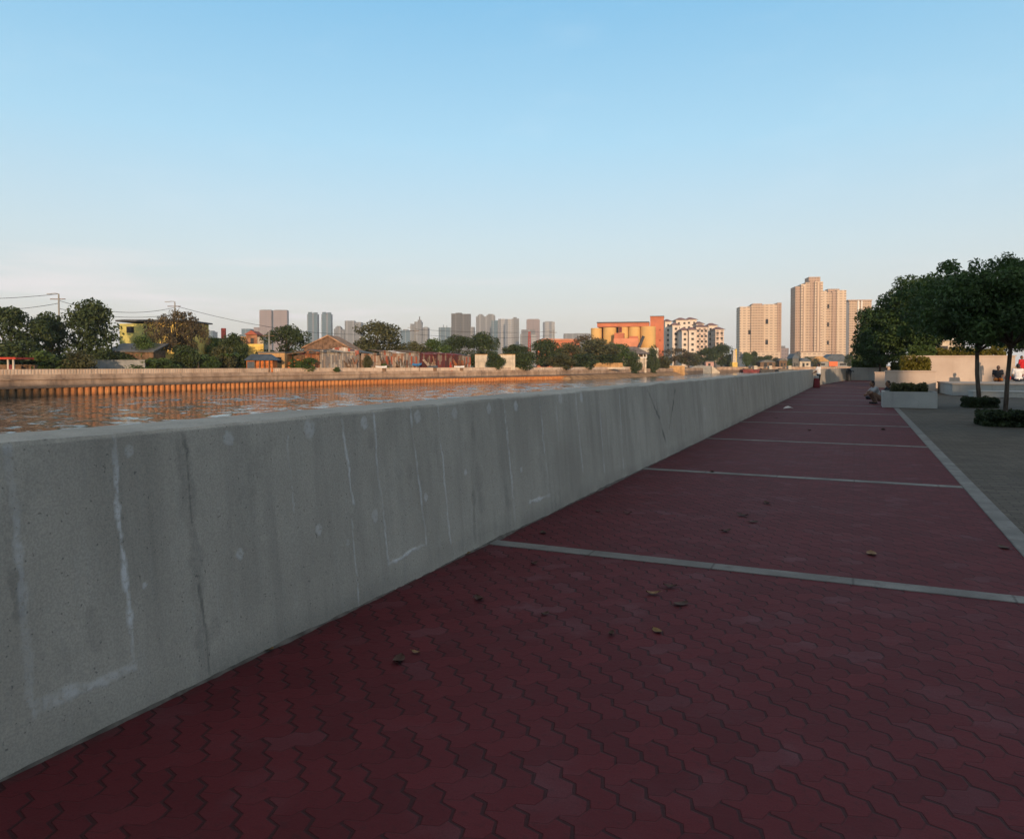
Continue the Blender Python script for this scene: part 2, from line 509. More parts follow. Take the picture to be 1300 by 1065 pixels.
for i, (x, y, r) in enumerate([(116, 812, .05), (112, 790, .04), (270, 800, .04), (520, 600, .05), (608, 608, .09), (612, 640, .07), (470, 560, .04)]):
    spot((x, y), r, 0.18, 300 + i, dark, 1.6)
# splash band and streaks from the coping
dark = np.maximum(dark, (1 - smoothstep(0.02, 0.20, ZZ)) * brk(4, 6, 400) * 0.35)
stk = smoothstep(0.52, 0.9, vnoise(YY * 7.5 + 300, 401)) * smoothstep(0.2, 1.1, ZZ + 0.6 * vnoise(YY * 3 + 300, 402)) * (0.4 + 0.6 * brk(20, 1.5, 403))
dark = np.maximum(dark, stk * 0.18)
relief = (brk(1.3, 1.0, 410) - 0.5) * 0.012 + (brk(9, 5, 411) - 0.5) * 0.0025 + light * 0.002 - dark * 0.001
inset = -BATTER * ZZ + relief
VX = bx[:, None] + nx[:, None] * inset; VYc = by[:, None] + ny[:, None] * inset
ny_, nz_ = YY.shape
# extra profile rows: chamfer, coping, back
top_w = (vnoise(ys * 3 + 100, 420) - 0.5) * 0.010 + (vnoise(ys * 14 + 100, 421) - 0.5) * 0.006 - smoothstep(0.80, 0.95, vnoise(ys * 5 + 100, 422)) * 0.014
extra = [(-BATTER * 1.2 - 0.012, WALL_H), (-0.50, WALL_H + 0.004), (-0.52, WALL_H - 0.02), (-0.52, -4.0)]
ex, ey, ez = [], [], []
for off, z in extra:
    o2 = off + (top_w if z > 1.0 else 0)
    ex.append(bx + nx * o2); ey.append(by + ny * o2); ez.append(np.full_like(bx, z) + (top_w * 0.8 if z > 1.0 else 0))
AX = np.concatenate([VX, np.array(ex).T], 1); AY = np.concatenate([VYc, np.array(ey).T], 1); AZ = np.concatenate([ZZ, np.array(ez).T], 1)
nc = AX.shape[1]
verts = np.stack([AX, AY, AZ], -1).reshape(-1, 3)
ii, jj = np.meshgrid(np.arange(ny_ - 1), np.arange(nc - 1), indexing='ij')
a = (ii * nc + jj).ravel()
quads = np.stack([a, a + nc, a + nc + 1, a + 1], 1)
pad = np.zeros((ny_, nc - nz_))
la = np.concatenate([light, pad], 1).ravel(); da = np.concatenate([dark, pad], 1).ravel()

wl = M("wall_concrete", 0.88, 0.25)
n1 = wl.noise(1.0, 6.0, 0.6, vec=wl.scaled(1.2, 1.2, 0.7))
n2 = wl.noise(1.0, 4.0, 0.6, vec=wl.scaled(9.0, 9.0, 0.55))
n3 = wl.noise(1.0, 3.0, 0.6, vec=wl.scaled(26.0, 26.0, 2.0))
nf = wl.noise(110.0, 3.0, 0.6)
col = wl.mix(n1.smooth(0.3, 0.7), (0.385, 0.346, 0.290), (0.500, 0.455, 0.386))
col = wl.mix(n2.smooth(0.45, 0.75) * 0.42, col, (0.285, 0.262, 0.225))
col = wl.mix(n3.smooth(0.5, 0.8) * 0.25, col, (0.43, 0.415, 0.385))
col = wl.mix(nf.smooth(0.38, 0.62) * 0.30, col, (0.17, 0.172, 0.165))
la_n = wl.attr("mortar").outputs['Fac']; da_n = wl.attr("stain").outputs['Fac']
rg = wl.noise(38.0, 4.0, 0.7)
pit = wl.noise(55.0, 1.0).smooth(0.70, 0.78)
col = wl.mix(pit * 0.55, col, (0.10, 0.096, 0.088))
blotch = wl.noise(1.0, 5.0, 0.7, vec=wl.scaled(2.4, 2.4, 1.6)).smooth(0.55, 0.72)
col = wl.mix(blotch * 0.30, col, (0.19, 0.18, 0.155))
col = wl.mix(E(wl.nt, da_n) * (rg.smooth(0.2, 0.5) * 0.45 + 0.5), col, (0.075, 0.076, 0.072))
col = wl.mix(E(wl.nt, la_n) * (nf.smooth(0.2, 0.5)) * (rg.smooth(0.30, 0.50)) * 1.0, col, (0.68, 0.68, 0.68))
wl.color(col); wl.bump(nf * 0.6 + n3 * 0.5 + rg * 0.6 - pit * 0.8 + E(wl.nt, la_n) * 0.8, 0.4, 0.006)
fw = link("flood_wall", np_mesh("flood_wall", verts, quads, wl.m, {"mortar": la, "stain": da}))
tag(fw, "long grey raw concrete flood wall between the red walkway and the river", "wall")
sm_flags = np.ones((ny_ - 1, nc - 1), bool); sm_flags[:, nz_ - 1:] = False
fw.data.polygons.foreach_set('use_smooth', sm_flags.ravel())

fy_ = np.arange(-3, 57, 0.03)
fo = 0.001 + 0.016 * vnoise(fy_ * 6 + 200, 430) ** 2 + 0.010 * vnoise(fy_ * 22 + 200, 431) + 0.014 * smoothstep(0.75, 0.95, vnoise(fy_ * 1.7 + 200, 432))
fv_ = []
for y0, o0 in zip(fy_, fo):
    fv_ += [(-2.804, y0, 0.006 + o0 * 0.5), (-2.800 + o0 * 0.5, y0, 0.003 + o0 * 0.25), (-2.800 + o0, y0, -0.004)]
MB().add(fv_, [(i * 3 + j, i * 3 + j + 1, i * 3 + j + 4, i * 3 + j + 3) for i in range(len(fy_) - 1) for j in range(2)]).build("mortar_fillet", plain("gritty_mortar", (0.105, 0.092, 0.080), 0.95, 0.4, 9.0), fw, True)

# ------------------------------------------------------------------ far bank: retaining wall with parapet and sheet piles
def offs(path, d):
    """shift a polyline towards the river by d"""
    out = []
    for i, (x, y) in enumerate(path):
        x0, y0 = path[max(i - 1, 0)]; x1, y1 = path[min(i + 1, len(path) - 1)]
        l = math.hypot(x1 - x0, y1 - y0)
        out.append((x + (y1 - y0) / l * d, y - (x1 - x0) / l * d))
    return out
def resample(path, step):
    p = np.array(path, float); s = np.concatenate([[0], np.cumsum(np.hypot(*np.diff(p, axis=0).T))])
    q = np.arange(0, s[-1], step)
    return list(zip(np.interp(q, s, p[:, 0]), np.interp(q, s, p[:, 1])))
def strip(mb, path, prof):
    """sweep an open (offset, z) profile along a plan path"""
    rows = [offs(path, d) for d, z in prof]
    n = len(path)
    vs = [(rows[j][i][0], rows[j][i][1], prof[j][1]) for j in range(len(prof)) for i in range(n)]
    mb.add(vs, [(j * n + i, j * n + i + 1, (j + 1) * n + i + 1, (j + 1) * n + i) for j in range(len(prof) - 1) for i in range(n - 1)])
    return mb

bank1 = resample(BANK[:8], 2.0)
NPILE = 0
rw_t = thing("river_wall", "weathered river wall with orange rusted sheet piles along the opposite bank", "wall", (0, 0, 0))
mc = M("bank_concrete", 0.9, 0.2)
q1 = mc.noise(0.35, 6.0, 0.65); q2 = mc.noise(1.0, 4.0, vec=mc.scaled(1.2, 1.2, 0.25)); q3 = mc.noise(2.0, 4.0, vec=mc.scaled(0.2, 0.2, 3.0))
cc = mc.mix(q1.smooth(0.3, 0.7), (0.30, 0.20, 0.14), (0.54, 0.39, 0.28))
cc = mc.mix(q2.smooth(0.48, 0.75) * 0.6, cc, (0.10, 0.08, 0.065))
cc = mc.mix(q3.smooth(0.5, 0.8) * 0.45, cc, (0.12, 0.10, 0.08))
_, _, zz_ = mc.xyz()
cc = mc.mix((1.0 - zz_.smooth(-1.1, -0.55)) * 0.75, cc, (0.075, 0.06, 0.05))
mc.color(cc)
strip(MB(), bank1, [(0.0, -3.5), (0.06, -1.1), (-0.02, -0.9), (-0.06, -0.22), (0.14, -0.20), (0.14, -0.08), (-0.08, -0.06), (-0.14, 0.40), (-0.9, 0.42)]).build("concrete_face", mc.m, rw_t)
mp = M("parapet_paint", 0.9, 0.2)
q1 = mp.noise(0.5, 5.0); q2 = mp.noise(1.0, 3.0, vec=mp.scaled(2.0, 2.0, 0.3))
pc = mp.mix(q1.smooth(0.3, 0.7), (0.56, 0.41, 0.30), (0.72, 0.56, 0.43))
mp.color(mp.mix(q2.smooth(0.5, 0.75) * 0.5, pc, (0.22, 0.17, 0.13)))
pp = resample(BANK[1:7], 2.0)
strip(MB(), pp, [(-0.22, 0.38), (-0.22, 1.00), (-0.16, 1.0), (-0.16, 1.06), (-0.46, 1.06), (-0.46, 0.38)]).build("parapet", mp.m, rw_t)
bal = MB()
for i, (x, y) in enumerate(resample(BANK[1:4], 0.40)):
    bal.box(x - 0.21, x - 0.16, y - 0.12, y + 0.12, 0.44, 1.0)
bal.build("parapet_ribs", mp.m, rw_t)
pl_m = M("rusted_steel", 0.75, 0.3)
r1 = pl_m.noise(0.8, 5.0, 0.65); r2 = pl_m.noise(1.0, 4.0, vec=pl_m.scaled(3.0, 3.0, 0.6))
rc = pl_m.mix(r1.smooth(0.3, 0.7), (0.42, 0.145, 0.042), (0.58, 0.255, 0.09))
rc = pl_m.mix(r2.smooth(0.5, 0.75) * 0.6, rc, (0.13, 0.05, 0.022))
_, ypos, zpos = pl_m.xyz()
rc = pl_m.mix((1.0 - zpos.smooth(-2.25, -1.75)) * 0.6, rc, (0.075, 0.045, 0.028))
rc = pl_m.mix((1.0 - ypos.smooth(54, 66)) * 0.85, rc, (0.045, 0.045, 0.028))  # left end of the piling darkened in the colour, as building shade
pl_m.color(rc)
pts = []
PILE = 0.92
s_path = resample(BANK[:7], PILE / 4)
pat = [0.62, 0.62, 0.30, 0.30]
o1 = [offs(s_path, 0.62), offs(s_path, 0.30)]
prof_pts = [o1[0][i] if pat[i % 4] > 0.5 else o1[1][i] for i in range(len(s_path))]
n = len(prof_pts)
MB().add([(x, y, -3.6) for x, y in prof_pts] + [(x, y, -1.10) for x, y in prof_pts], [(i, i + 1, n + i + 1, n + i) for i in range(n - 1)]).build("sheet_piling", pl_m.m, rw_t)
strip(MB(), resample(BANK[:7], 2.0), [(0.72, -1.20), (0.72, -1.05), (0.0, -1.0)]).build("pile_cap", mc.m, rw_t)
rbk = [(-66, 402), (-30, 452), (60, 492), (420, 560)]
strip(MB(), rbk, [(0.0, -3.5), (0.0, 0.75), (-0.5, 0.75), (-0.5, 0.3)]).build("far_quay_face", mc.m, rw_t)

# ------------------------------------------------------------------ foliage
def leaf_mat(name, c0, c1, trans=0.25, rough=0.6):
    k = M(name, rough, 0.3)
    at_ = E(k.nt, k.attr("tone").outputs['Fac'])
    n = k.noise(1.3, 2.0)
    c = k.mix(at_, c0, c1)
    c = k.mix(n.smooth(0.35, 0.65) * 0.45, c, tuple(x * 0.6 for x in c0))
    k.color(c)
    tr = k.n('ShaderNodeBsdfTranslucent'); k.nt.links.new(c, tr.inputs[0])
    mx = k.n('ShaderNodeMixShader'); mx.inputs[0].default_value = trans
    k.nt.links.new(k.b.outputs[0], mx.inputs[1]); k.nt.links.new(tr.outputs[0], mx.inputs[2])
    k.nt.links.new(mx.outputs[0], k.nt.nodes['Material Output'].inputs[0])
    return k.m

def leaf_mesh(name, clumps, n, size, mat, seed, flat=0.3, fill=0.45, aspect=0.55, droop=0.0):
    """thousands of small two-sided leaves spread through a set of ellipsoid clumps"""
    r = np.random.default_rng(seed)
    C = np.array([c[:3] for c in clumps], float); Rr = np.array([c[3:6] for c in clumps], float)
    wgt = np.prod(Rr, 1) ** (2 / 3); wgt /= wgt.sum()
    ci = r.choice(len(clumps), n, p=wgt)
    d = r.normal(size=(n, 3)); d /= np.linalg.norm(d, axis=1, keepdims=True)
    rad = fill + (1.06 - fill) * r.random(n) ** 0.6
    p = C[ci] + d * Rr[ci] * rad[:, None]
    nrm = d * 0.6 + r.normal(size=(n, 3)) * 0.55 + np.array([0, 0, flat])
    nrm /= np.linalg.norm(nrm, axis=1, keepdims=True)
    t = np.cross(nrm, r.normal(size=(n, 3))); t /= np.linalg.norm(t, axis=1, keepdims=True)
    b = np.cross(nrm, t)
    s = size * (0.55 + 0.9 * r.random(n))
    t *= s[:, None]; b *= (s * aspect)[:, None]
    fold = nrm * (s * 0.18)[:, None]
    v = np.stack([p - t, p - b + fold, p + t - np.array([0, 0, 1]) * (s * droop)[:, None], p + b + fold], 1).reshape(-1, 3)
    q = np.arange(n * 4).reshape(-1, 4)
    ctone = r.random(len(clumps))
    tone = np.clip(0.55 * r.random(n) + 0.45 * ctone[ci], 0, 1)
    return np_mesh(name, v, q, mat, {"tone": np.repeat(tone, 4)})

def clumps_round(seed, n=26, w=0.5, h=0.42, zc=0.58, r0=0.15, flat_top=0.0):
    """clumps filling a crown about one unit wide and one unit tall"""
    r = random.Random(seed); out = []
    for i in range(n):
        a = r.random() * 6.283; u = r.random() ** 0.5
        zz = r.uniform(-1, 1)
        k_ = math.sqrt(max(0.05, 1 - zz * zz))
        x = math.cos(a) * u * k_ * (w - r0 * 0.7); y = math.sin(a) * u * k_ * (w - r0 * 0.7)
        z = zc + zz * (h - r0 * 0.7) * (1 - flat_top * u)
        q = r0 * r.uniform(0.65, 1.25)
        out.append((x, y, z, q * 1.15, q * 1.15, q * 0.85))
    return out

bark = M("bark", 0.95, 0.1)
bb = bark.noise(1.0, 5.0, vec=bark.scaled(14, 14, 2.5))
bark.color(bark.mix(bb.smooth(0.3, 0.7), (0.045, 0.032, 0.024), (0.13, 0.10, 0.08))); bark.bump(bb, 0.6, 0.02)

def limbs(clumps, h0, r0, seed, n=9, base=(0, 0, 0), lean=0.0):
    r = random.Random(seed); m = MB()
    top = Vector((lean, 0, h0)); b = Vector(base)
    m.tube([b, b.lerp(top, 0.12) + Vector((0, 0, 0)), b.lerp(top, 0.5) + Vector((r.uniform(-1, 1) * r0 * .6, r.uniform(-1, 1) * r0 * .6, 0)), top], [r0 * 1.5, r0 * 1.05, r0 * 0.92, r0 * 0.85], 9)
    for c in r.sample(clumps, min(n, len(clumps))):
        e = Vector(c[:3]); st = b.lerp(top, r.uniform(0.82, 1.0)); mid_ = st.lerp(e, 0.5) + Vector((0, 0, r.uniform(-0.02, 0.06) * h0))
        m.tube([st, mid_, e], [r0 * 0.55, r0 * 0.33, r0 * 0.10], 6)
    return m

LM = {
    'dark':   leaf_mat("dark_leaves", (0.033, 0.054, 0.018), (0.090, 0.120, 0.036)),
    'green':  leaf_mat("green_leaves", (0.048, 0.087, 0.021), (0.120, 0.177, 0.039)),
    'olive':  leaf_mat("olive_leaves", (0.058, 0.064, 0.023), (0.145, 0.139, 0.055)),
    'brown':  leaf_mat("brownish_leaves", (0.066, 0.050, 0.026), (0.168, 0.126, 0.066)),
    'yellow': leaf_mat("yellow_green_leaves", (0.110, 0.105, 0.012), (0.24, 0.20, 0.03)),
    'near':   leaf_mat('shade_tree_leaves', (0.031, 0.064, 0.021), (0.092, 0.156, 0.043), 0.3),
    'hedge':  leaf_mat("hedge_leaves", (0.021, 0.034, 0.013), (0.058, 0.081, 0.026)),
}
# unit crowns shared by the distant trees
VAR = {}
def variant(key, mat, seed, count, size, **kw):
    cl = clumps_round(seed, **kw)
    me = leaf_mesh("crown", cl, count, size, LM[mat], seed)
    tr = limbs(cl, kw.get('zc', 0.58) * 0.75, 0.028, seed).mesh("trunk", bark.m, True)
    VAR[key] = (me, tr)
variant('round_dark', 'dark', 21, 5200, 0.026, n=44, r0=0.145, h=0.46, zc=0.54, w=0.53)
variant('round_green', 'green', 22, 5200, 0.026, n=44, r0=0.145, h=0.46, zc=0.54, w=0.53)
variant('round_olive', 'olive', 23, 5200, 0.026, n=44, r0=0.145, h=0.46, zc=0.54, w=0.53)
variant('dome', 'dark', 24, 9000, 0.020, n=46, w=0.52, h=0.46, zc=0.52, r0=0.13)
variant('dome_olive', 'olive', 25, 9000, 0.020, n=46, w=0.52, h=0.46, zc=0.52, r0=0.13)
variant('sparse', 'brown', 26, 2100, 0.022, n=30, r0=0.10, zc=0.66, h=0.34)
variant('feather', 'dark', 27, 7000, 0.022, n=60, w=0.55, h=0.46, zc=0.54, r0=0.095)
variant('bush', 'green', 28, 3600, 0.040, n=22, w=0.52, h=0.5, zc=0.48, r0=0.20)
variant('bush_dark', 'dark', 29, 3600, 0.040, n=22, w=0.52, h=0.5, zc=0.48, r0=0.20)
variant('bush_olive', 'olive', 30, 3600, 0.040, n=22, w=0.52, h=0.5, zc=0.48, r0=0.20)
variant('column', 'dark', 31, 4200, 0.034, n=36, w=0.5, h=0.5, zc=0.5, r0=0.17)

def far_tree(name, label, cat, px, wpx, ytop, ybase, zoff, var, group, zc=None):
    zc = (bank_zc(px) + zoff) if zc is None else zc
    x, y = at(px, zc)
    zb = hz(ybase, zc) if ybase else FARG
    h = hz(ytop, zc) - zb; wd = wpx / F * zc
    t = thing(name, label, cat, (x, y, zb), random.random() * 6.28, group, (wd, wd, h))
    me, tr = VAR[var]
    link("crown", me, t); link("trunk", tr, t)
    return t

TG = "trees along the opposite river bank"
BGp = "bushes along the opposite river bank"
FT = [
 (14, 92, 389, None, 14, 'feather', "wide dark tree with layered feathery branches behind the red stall awning"),
 (62, 62, 398, None, 20, 'round_dark', "dark bushy tree at the foot of the utility pole beyond the red awning"),
 (116, 76, 382, None, 15, 'round_dark', "tall dark rounded tree left of the yellow house"),
 (223, 70, 391, None, 16, 'sparse', "tall sparse brownish tree in front of the yellow house wall"),
 (243, 44, 404, None, 14, 'sparse', "brownish thin tree at the right end of the yellow house"),
 (184, 36, 426, None, 12, 'round_green', "green tree rising over the grey lean-to roof"),
 (206, 34, 414, None, 13, 'sparse', "low sparse brownish tree against the yellow house front"),
 (296, 44, 424, None, 12, 'round_dark', "dark slim-crowned tree left of the brick gable house"),
 (272, 30, 428, None, 24, 'round_green', "small green tree under the long dark shed roof"),
 (363, 68, 412, None, 22, 'dome', "round thick green tree right behind the blue-roofed shack"),
 (478, 84, 406, None, 26, 'dome_olive', "huge dome-shaped olive tree behind the patchwork shanties"),
 (524, 46, 432, None, 28, 'round_olive', "low olive tree at the right foot of the huge dome tree"),
 (551, 42, 430, None, 30, 'round_green', "green tree behind the dark red fence, next to the shack gable"),
 (583, 62, 425, None, 34, 'dome', "broad dark tree above the dark red fence"),
 (615, 58, 421, None, 30, 'dome', "broad tree standing highest behind the beige bank wall"),
 (655, 52, 438, None, 22, 'round_dark', "dark tree beside the red crane-like mast"),
 (692, 50, 431, None, 30, 'round_dark', "dark tree in front of the long orange shed, nearest the shorter towers"),
 (720, 44, 434, None, 26, 'round_olive', "olive tree in front of the right part of the long orange shed"),
 (746, 50, 424, None, 38, 'sparse', "brownish thin-topped tree left of the yellow silos"),
 (757, 66, 429, None, 22, 'round_olive', "wide olive tree below the first two yellow silos"),
 (784, 54, 436, None, 16, 'round_green', "green tree below the middle silos beside the grey-roofed river house"),
 (856, 46, 441, None, 14, 'sparse', "brownish tree in front of the white flats, left of the greener ones"),
 (874, 36, 446, None, 16, 'round_olive', "low olive tree centred under the white flats"),
 (897, 34, 442, None, 20, 'round_dark', "dark tree under the right end of the white flats"),
 (916, 34, 437, None, 24, 'round_dark', "taller dark tree between the white flats and the yellow pillar"),
]
for px, wpx, yt, yb, zo, var, lab in FT:
    far_tree("bank_tree", lab, "tree", px, wpx, yt, yb, zo, var, TG)
FB = [
 (22, 70, 432, 8, 'bush_dark', "dark bush filling the gap behind the red stall awning"),
 (66, 60, 438, 6, 'bush', "green bush on the bank between red awning and dark shed roof"),
 (100, 46, 446, 4, 'bush_olive', "olive scrub just left of the low grey garden wall"),
 (128, 40, 442, 12, 'bush_dark', "dark bush under the tall rounded tree"),
 (152, 44, 447, 12, 'bush_dark', "dark bush below the grey lean-to roof"),
 (180, 44, 452, 5, 'bush', "low green bush in front of the grey garden wall"),
 (208, 44, 450, 5, 'bush', "green bush below the sparse tree at the yellow house"),
 (236, 40, 438, 7, 'bush_dark', "tall dark bush right of the yellow house"),
 (262, 34, 444, 6, 'bush', "green bush between the two small brick sheds"),
 (282, 38, 440, 7, 'bush_olive', "olive bush left of the blue-roofed shack"),
 (305, 30, 436, 8, 'bush_dark', "dark bush leaning on the blue-roofed shack"),
 (384, 34, 450, 2.2, 'bush', "round green bush in front of the brown gable shed's red tarp"),
 (466, 13, 451, 1.5, 'bush_olive', "small pointed bush against the grey patchwork panels"),
 (489, 12, 459, 1.2, 'bush', "small bush by the orange door in the shanty row"),
 (628, 26, 448, 1.5, 'bush_dark', "dark bush hanging over the beige bank wall"),
 (660, 38, 446, 1.5, 'bush_dark', "dark bush at the right end of the beige bank wall"),
 (712, 40, 450, 4, 'bush_olive', "olive bush below the long orange shed"),
 (742, 44, 449, 4, 'bush_dark', "dark bush under the wide olive tree"),
 (772, 40, 450, 4, 'bush_dark', "dark bush behind the low orange-lit rail"),
 (842, 24, 452, 6, 'bush_olive', "olive bush beside the ivy-covered column"),
]
for px, wpx, yt, zo, var, lab in FB:
    far_tree("bank_bush", lab, "bush", px, wpx, yt, None, zo, var, BGp)
far_tree("overhanging_shrub", "dark shrub growing over the water in front of the river house", "shrub", 804, 24, 449, 477, -0.5, 'column', BGp)
far_tree("ivy_column", "tall dark column of ivy standing at the water's edge", "shrub", 828, 19, 439, 479, -0.5, 'column', BGp)
far_tree("wall_plant", "small weed sprouting from the river wall above the rusty piles", "plant", 427, 10, 464.5, 472, -0.2, 'bush', BGp)
FC = [(1012, 12, 452, 'bush_dark', 'dark bush in front of the tall tower cluster'), (1024, 14, 453, 'round_dark', 'small dark tree below the tallest tower'), (1036, 12, 455, 'bush_olive', 'olive bush beside the ochre-roofed long shed'), (1078, 16, 450, 'round_dark', 'dark tree at the right end of the domed hall'), (966, 12, 452, 'bush_dark', 'dark bush between white gabled shed and brown shed'), (925, 14, 450, 'bush_dark', 'dark bush left of the yellow pillar'),
      (948, 14, 447, 'round_green', 'small green tree just right of the yellow pillar'), (957, 15, 446, 'round_dark', 'small dark tree at the foot of the square tower'),
      (974, 18, 451, 'bush_dark', 'dark bush under the square tower\'s right corner'), (1000, 14, 454, 'bush', 'green bush between the square tower and the tall tower cluster'),
      (985, 13, 454, 'bush_olive', 'olive bush between two pale sheds below the square tower')]
for px, wpx, yt, var, lab in FC:
    far_tree("distant_tree", lab, "tree", px, wpx, yt, None, 0, var, "small trees beyond the river bend", zc=bank_zc(px) + 26)

# banana-like plants with arching blades
def blade_plant(label, px, zo, hgt, seed, mat):
    zc = bank_zc(px) + zo; x, y = at(px, zc); r = random.Random(seed)
    t = thing("banana_plant", label, "plant", (x, y, FARG), 0, "banana plants on the bank")
    m = MB(); st = MB().tube([(0, 0, 0), (0, 0, hgt * 0.55)], [0.16, 0.10], 7)
    for i in range(11):
        a = r.random() * 6.28; L = hgt * r.uniform(0.45, 0.62); wd = 0.24
        base = Vector((0, 0, hgt * r.uniform(0.45, 0.58))); dr = Vector((math.cos(a), math.sin(a), 0)); sd = Vector((-dr.y, dr.x, 0))
        rows = []
        for j in range(6):
            u = j / 5; p = base + dr * (L * 0.75 * u) + Vector((0, 0, L * (1.15 * u - 1.0 * u * u)))
            wj = wd * math.sin(math.pi * (0.12 + 0.86 * u))
            rows += [p - sd * wj, p + Vector((0, 0, 0.06)), p + sd * wj]
        m.add(rows, [(j * 3 + c, j * 3 + c + 1, j * 3 + c + 4, j * 3 + c + 3) for j in range(5) for c in range(2)])
    m.build("leaf_blades", mat, t); st.build("stem", bark.m, t)
bl = plain("banana_leaf", (0.06, 0.10, 0.02), 0.5, 0.4, 2.0)
blade_plant("banana plant right of the yellow house under sparse tree", 240, 6, 4.6, 1, bl)
blade_plant("smaller banana plant beside the dark red brick shed", 252, 5, 3.6, 2, bl)
blade_plant("banana plant with arching leaves in front of the dark slim tree", 291, 5, 4.2, 3, bl)

# ------------------------------------------------------------------ far bank buildings
def put(name, label, cat, px, zoff, zc=None, yaw=0.0, group=None, z=None):
    zc = (bank_zc(px) + zoff) if zc is None else zc
    x, y = at(px, zc)
    t = thing(name, label, cat, (x, y, FARG if z is None else z), PSI + R(yaw), group)
    return t, zc, zc / F           # object, depth, metres per photo pixel

yel = plain("yellow_wall_paint", (0.72, 0.50, 0.13), 0.85, 0.2, 0.6, streak=0.5)
grn = plain("green_wall_paint", (0.52, 0.46, 0.15), 0.85, 0.2, 0.6)
droof = plain("dark_roof_sheet", (0.045, 0.048, 0.055), 0.6, 0.3, 1.0)
groof = plain("grey_roof_sheet", (0.11, 0.11, 0.105), 0.6, 0.3, 1.0)
broof = plain("blue_grey_roof", (0.055, 0.075, 0.10), 0.5, 0.3, 1.0)
glass = plain("dark_window_glass", (0.018, 0.02, 0.024), 0.45, 0.2, 1.0, 0.12)
brick = plain("brick_wall", (0.30, 0.15, 0.09), 0.9, 0.35, 1.2, streak=0.4)
plas = plain("ochre_plaster", (0.45, 0.27, 0.12), 0.9, 0.25, 0.8, streak=0.5)
pale = plain("pale_plaster", (0.52, 0.45, 0.36), 0.9, 0.2, 0.8, streak=0.4)
white = plain("white_paint", (0.70, 0.69, 0.66), 0.8, 0.08, 0.8, streak=0.15)
wood = plain("weathered_wood", (0.16, 0.10, 0.06), 0.9, 0.4, 2.0, streak=0.5)
redp = plain("red_paint", (0.42, 0.045, 0.025), 0.7, 0.3, 1.0)
orangewood = plain("orange_board", (0.48, 0.15, 0.04), 0.85, 0.4, 1.5, streak=0.5)
dred = plain("dark_red_sheet", (0.17, 0.035, 0.035), 0.8, 0.45, 1.0, streak=0.6)
bluetarp = plain("blue_tarp", (0.05, 0.20, 0.40), 0.5, 0.25, 1.5)
greyc = plain("grey_concrete", (0.27, 0.27, 0.26), 0.9, 0.15, 1.0, streak=0.4)
metal = plain("galvanised_metal", (0.30, 0.30, 0.30), 0.5, 0.2, 2.0)
black = plain("black_plastic", (0.015, 0.015, 0.017), 0.5, 0.2, 2.0)

# yellow house
t, zc, u = put("yellow_house", "yellow house with a long dark roof behind the sparse brown tree", "house", 198, 26)
W_ = 88 * u
x0, x1 = -W_ / 2, W_ / 2; H_ = hz(409, zc) - FARG
MB().box(x0 + 4.8, x1, 0, 8, 0, H_).build("wall", yel, t)
MB().box(x0, x0 + 4.79, -0.4, 8, 0, H_ - 0.3).build("side_wing", grn, t)
MB().prism_y([(x0 - 0.4, H_ + 0.02), (x1 + 0.5, H_ + 0.02), (x1 + 0.5, H_ + 0.25), (x1 - 2, hz(406.3, zc) - FARG), (x0 + 1, hz(406.3, zc) - FARG), (x0 - 0.4, H_ + 0.3)], -1.0, 8.6).build("roof", droof, t)
for wx, wz in ((x0 + 1.2, H_ - 1.9), (x0 + 3.0, H_ - 4.4), (x0 + 7.4, H_ - 2.0), (x0 + 9.8, H_ - 2.0)):
    off = -0.43 if wx < x0 + 4 else -0.03
    MB().box(wx, wx + 1.3, off, off + 0.1, wz, wz + 1.1).build("window", glass, t)
t, zc, u = put("lean_to_shed", "low lean-to shed with a grey sloping roof below the yellow house", "shed", 168, 12)
MB().box(-3.2, 3.2, 0, 4, 0, 3.4).build("wall", wood, t)
MB().add([(-3.8, -0.7, 3.1), (3.6, -0.7, 3.1), (3.6, 4.3, 4.4), (-3.8, 4.3, 4.4), (-3.8, -0.7, 3.25), (3.6, -0.7, 3.25), (3.6, 4.3, 4.55), (-3.8, 4.3, 4.55)], [(3, 2, 1, 0), (4, 5, 6, 7), (0, 1, 5, 4), (1, 2, 6, 5), (2, 3, 7, 6), (3, 0, 4, 7)]).build("roof", groof, t)
t, zc, u = put("garden_wall", "low grey garden wall half hidden behind green scrub", "wall", 146, 7)
MB().box(-38 * u, 38 * u, 0, 0.25, 0, 1.75).build("wall_panel", greyc, t)
MB().box(-38 * u - .05, 38 * u + .05, -0.06, 0.31, 1.75, 1.87).build("coping", greyc, t)

# red stall
t, zc, u = put("red_stall", "open stall with a flat red awning by the left end of the far bank", "stall", 8, 2.5)
MB().box(-3.4, 1.9, -1.2, 2.2, hz(456.3, zc) - FARG, hz(453.8, zc) - FARG).build("awning", redp, t)
MB().box(-3.2, 1.7, 1.9, 2.1, 0, 1.2).build("back_board", wood, t)
for px in (17.6, 24.2):
    xx = (px - 8) * u
    MB().box(xx - 0.09, xx + 0.09, -1.05, -0.87, 0, hz(456.3, zc) - FARG).build("post", pale, t)
MB().box(0.97, 1.33, -1.0, -0.93, 0.05, 1.2).build("door", dred, t)
tt, zc, u = put("plank_table", "rough plank table beside the red stall", "table", 37, 2.0)
MB().box(-0.9, 0.9, -0.3, 0.3, 1.05, 1.13).build("table_top", wood, tt)
for xx in (-0.75, 0.75):
    MB().box(xx - .05, xx + .05, -0.25, 0.25, 0, 1.05).build("leg", wood, tt)

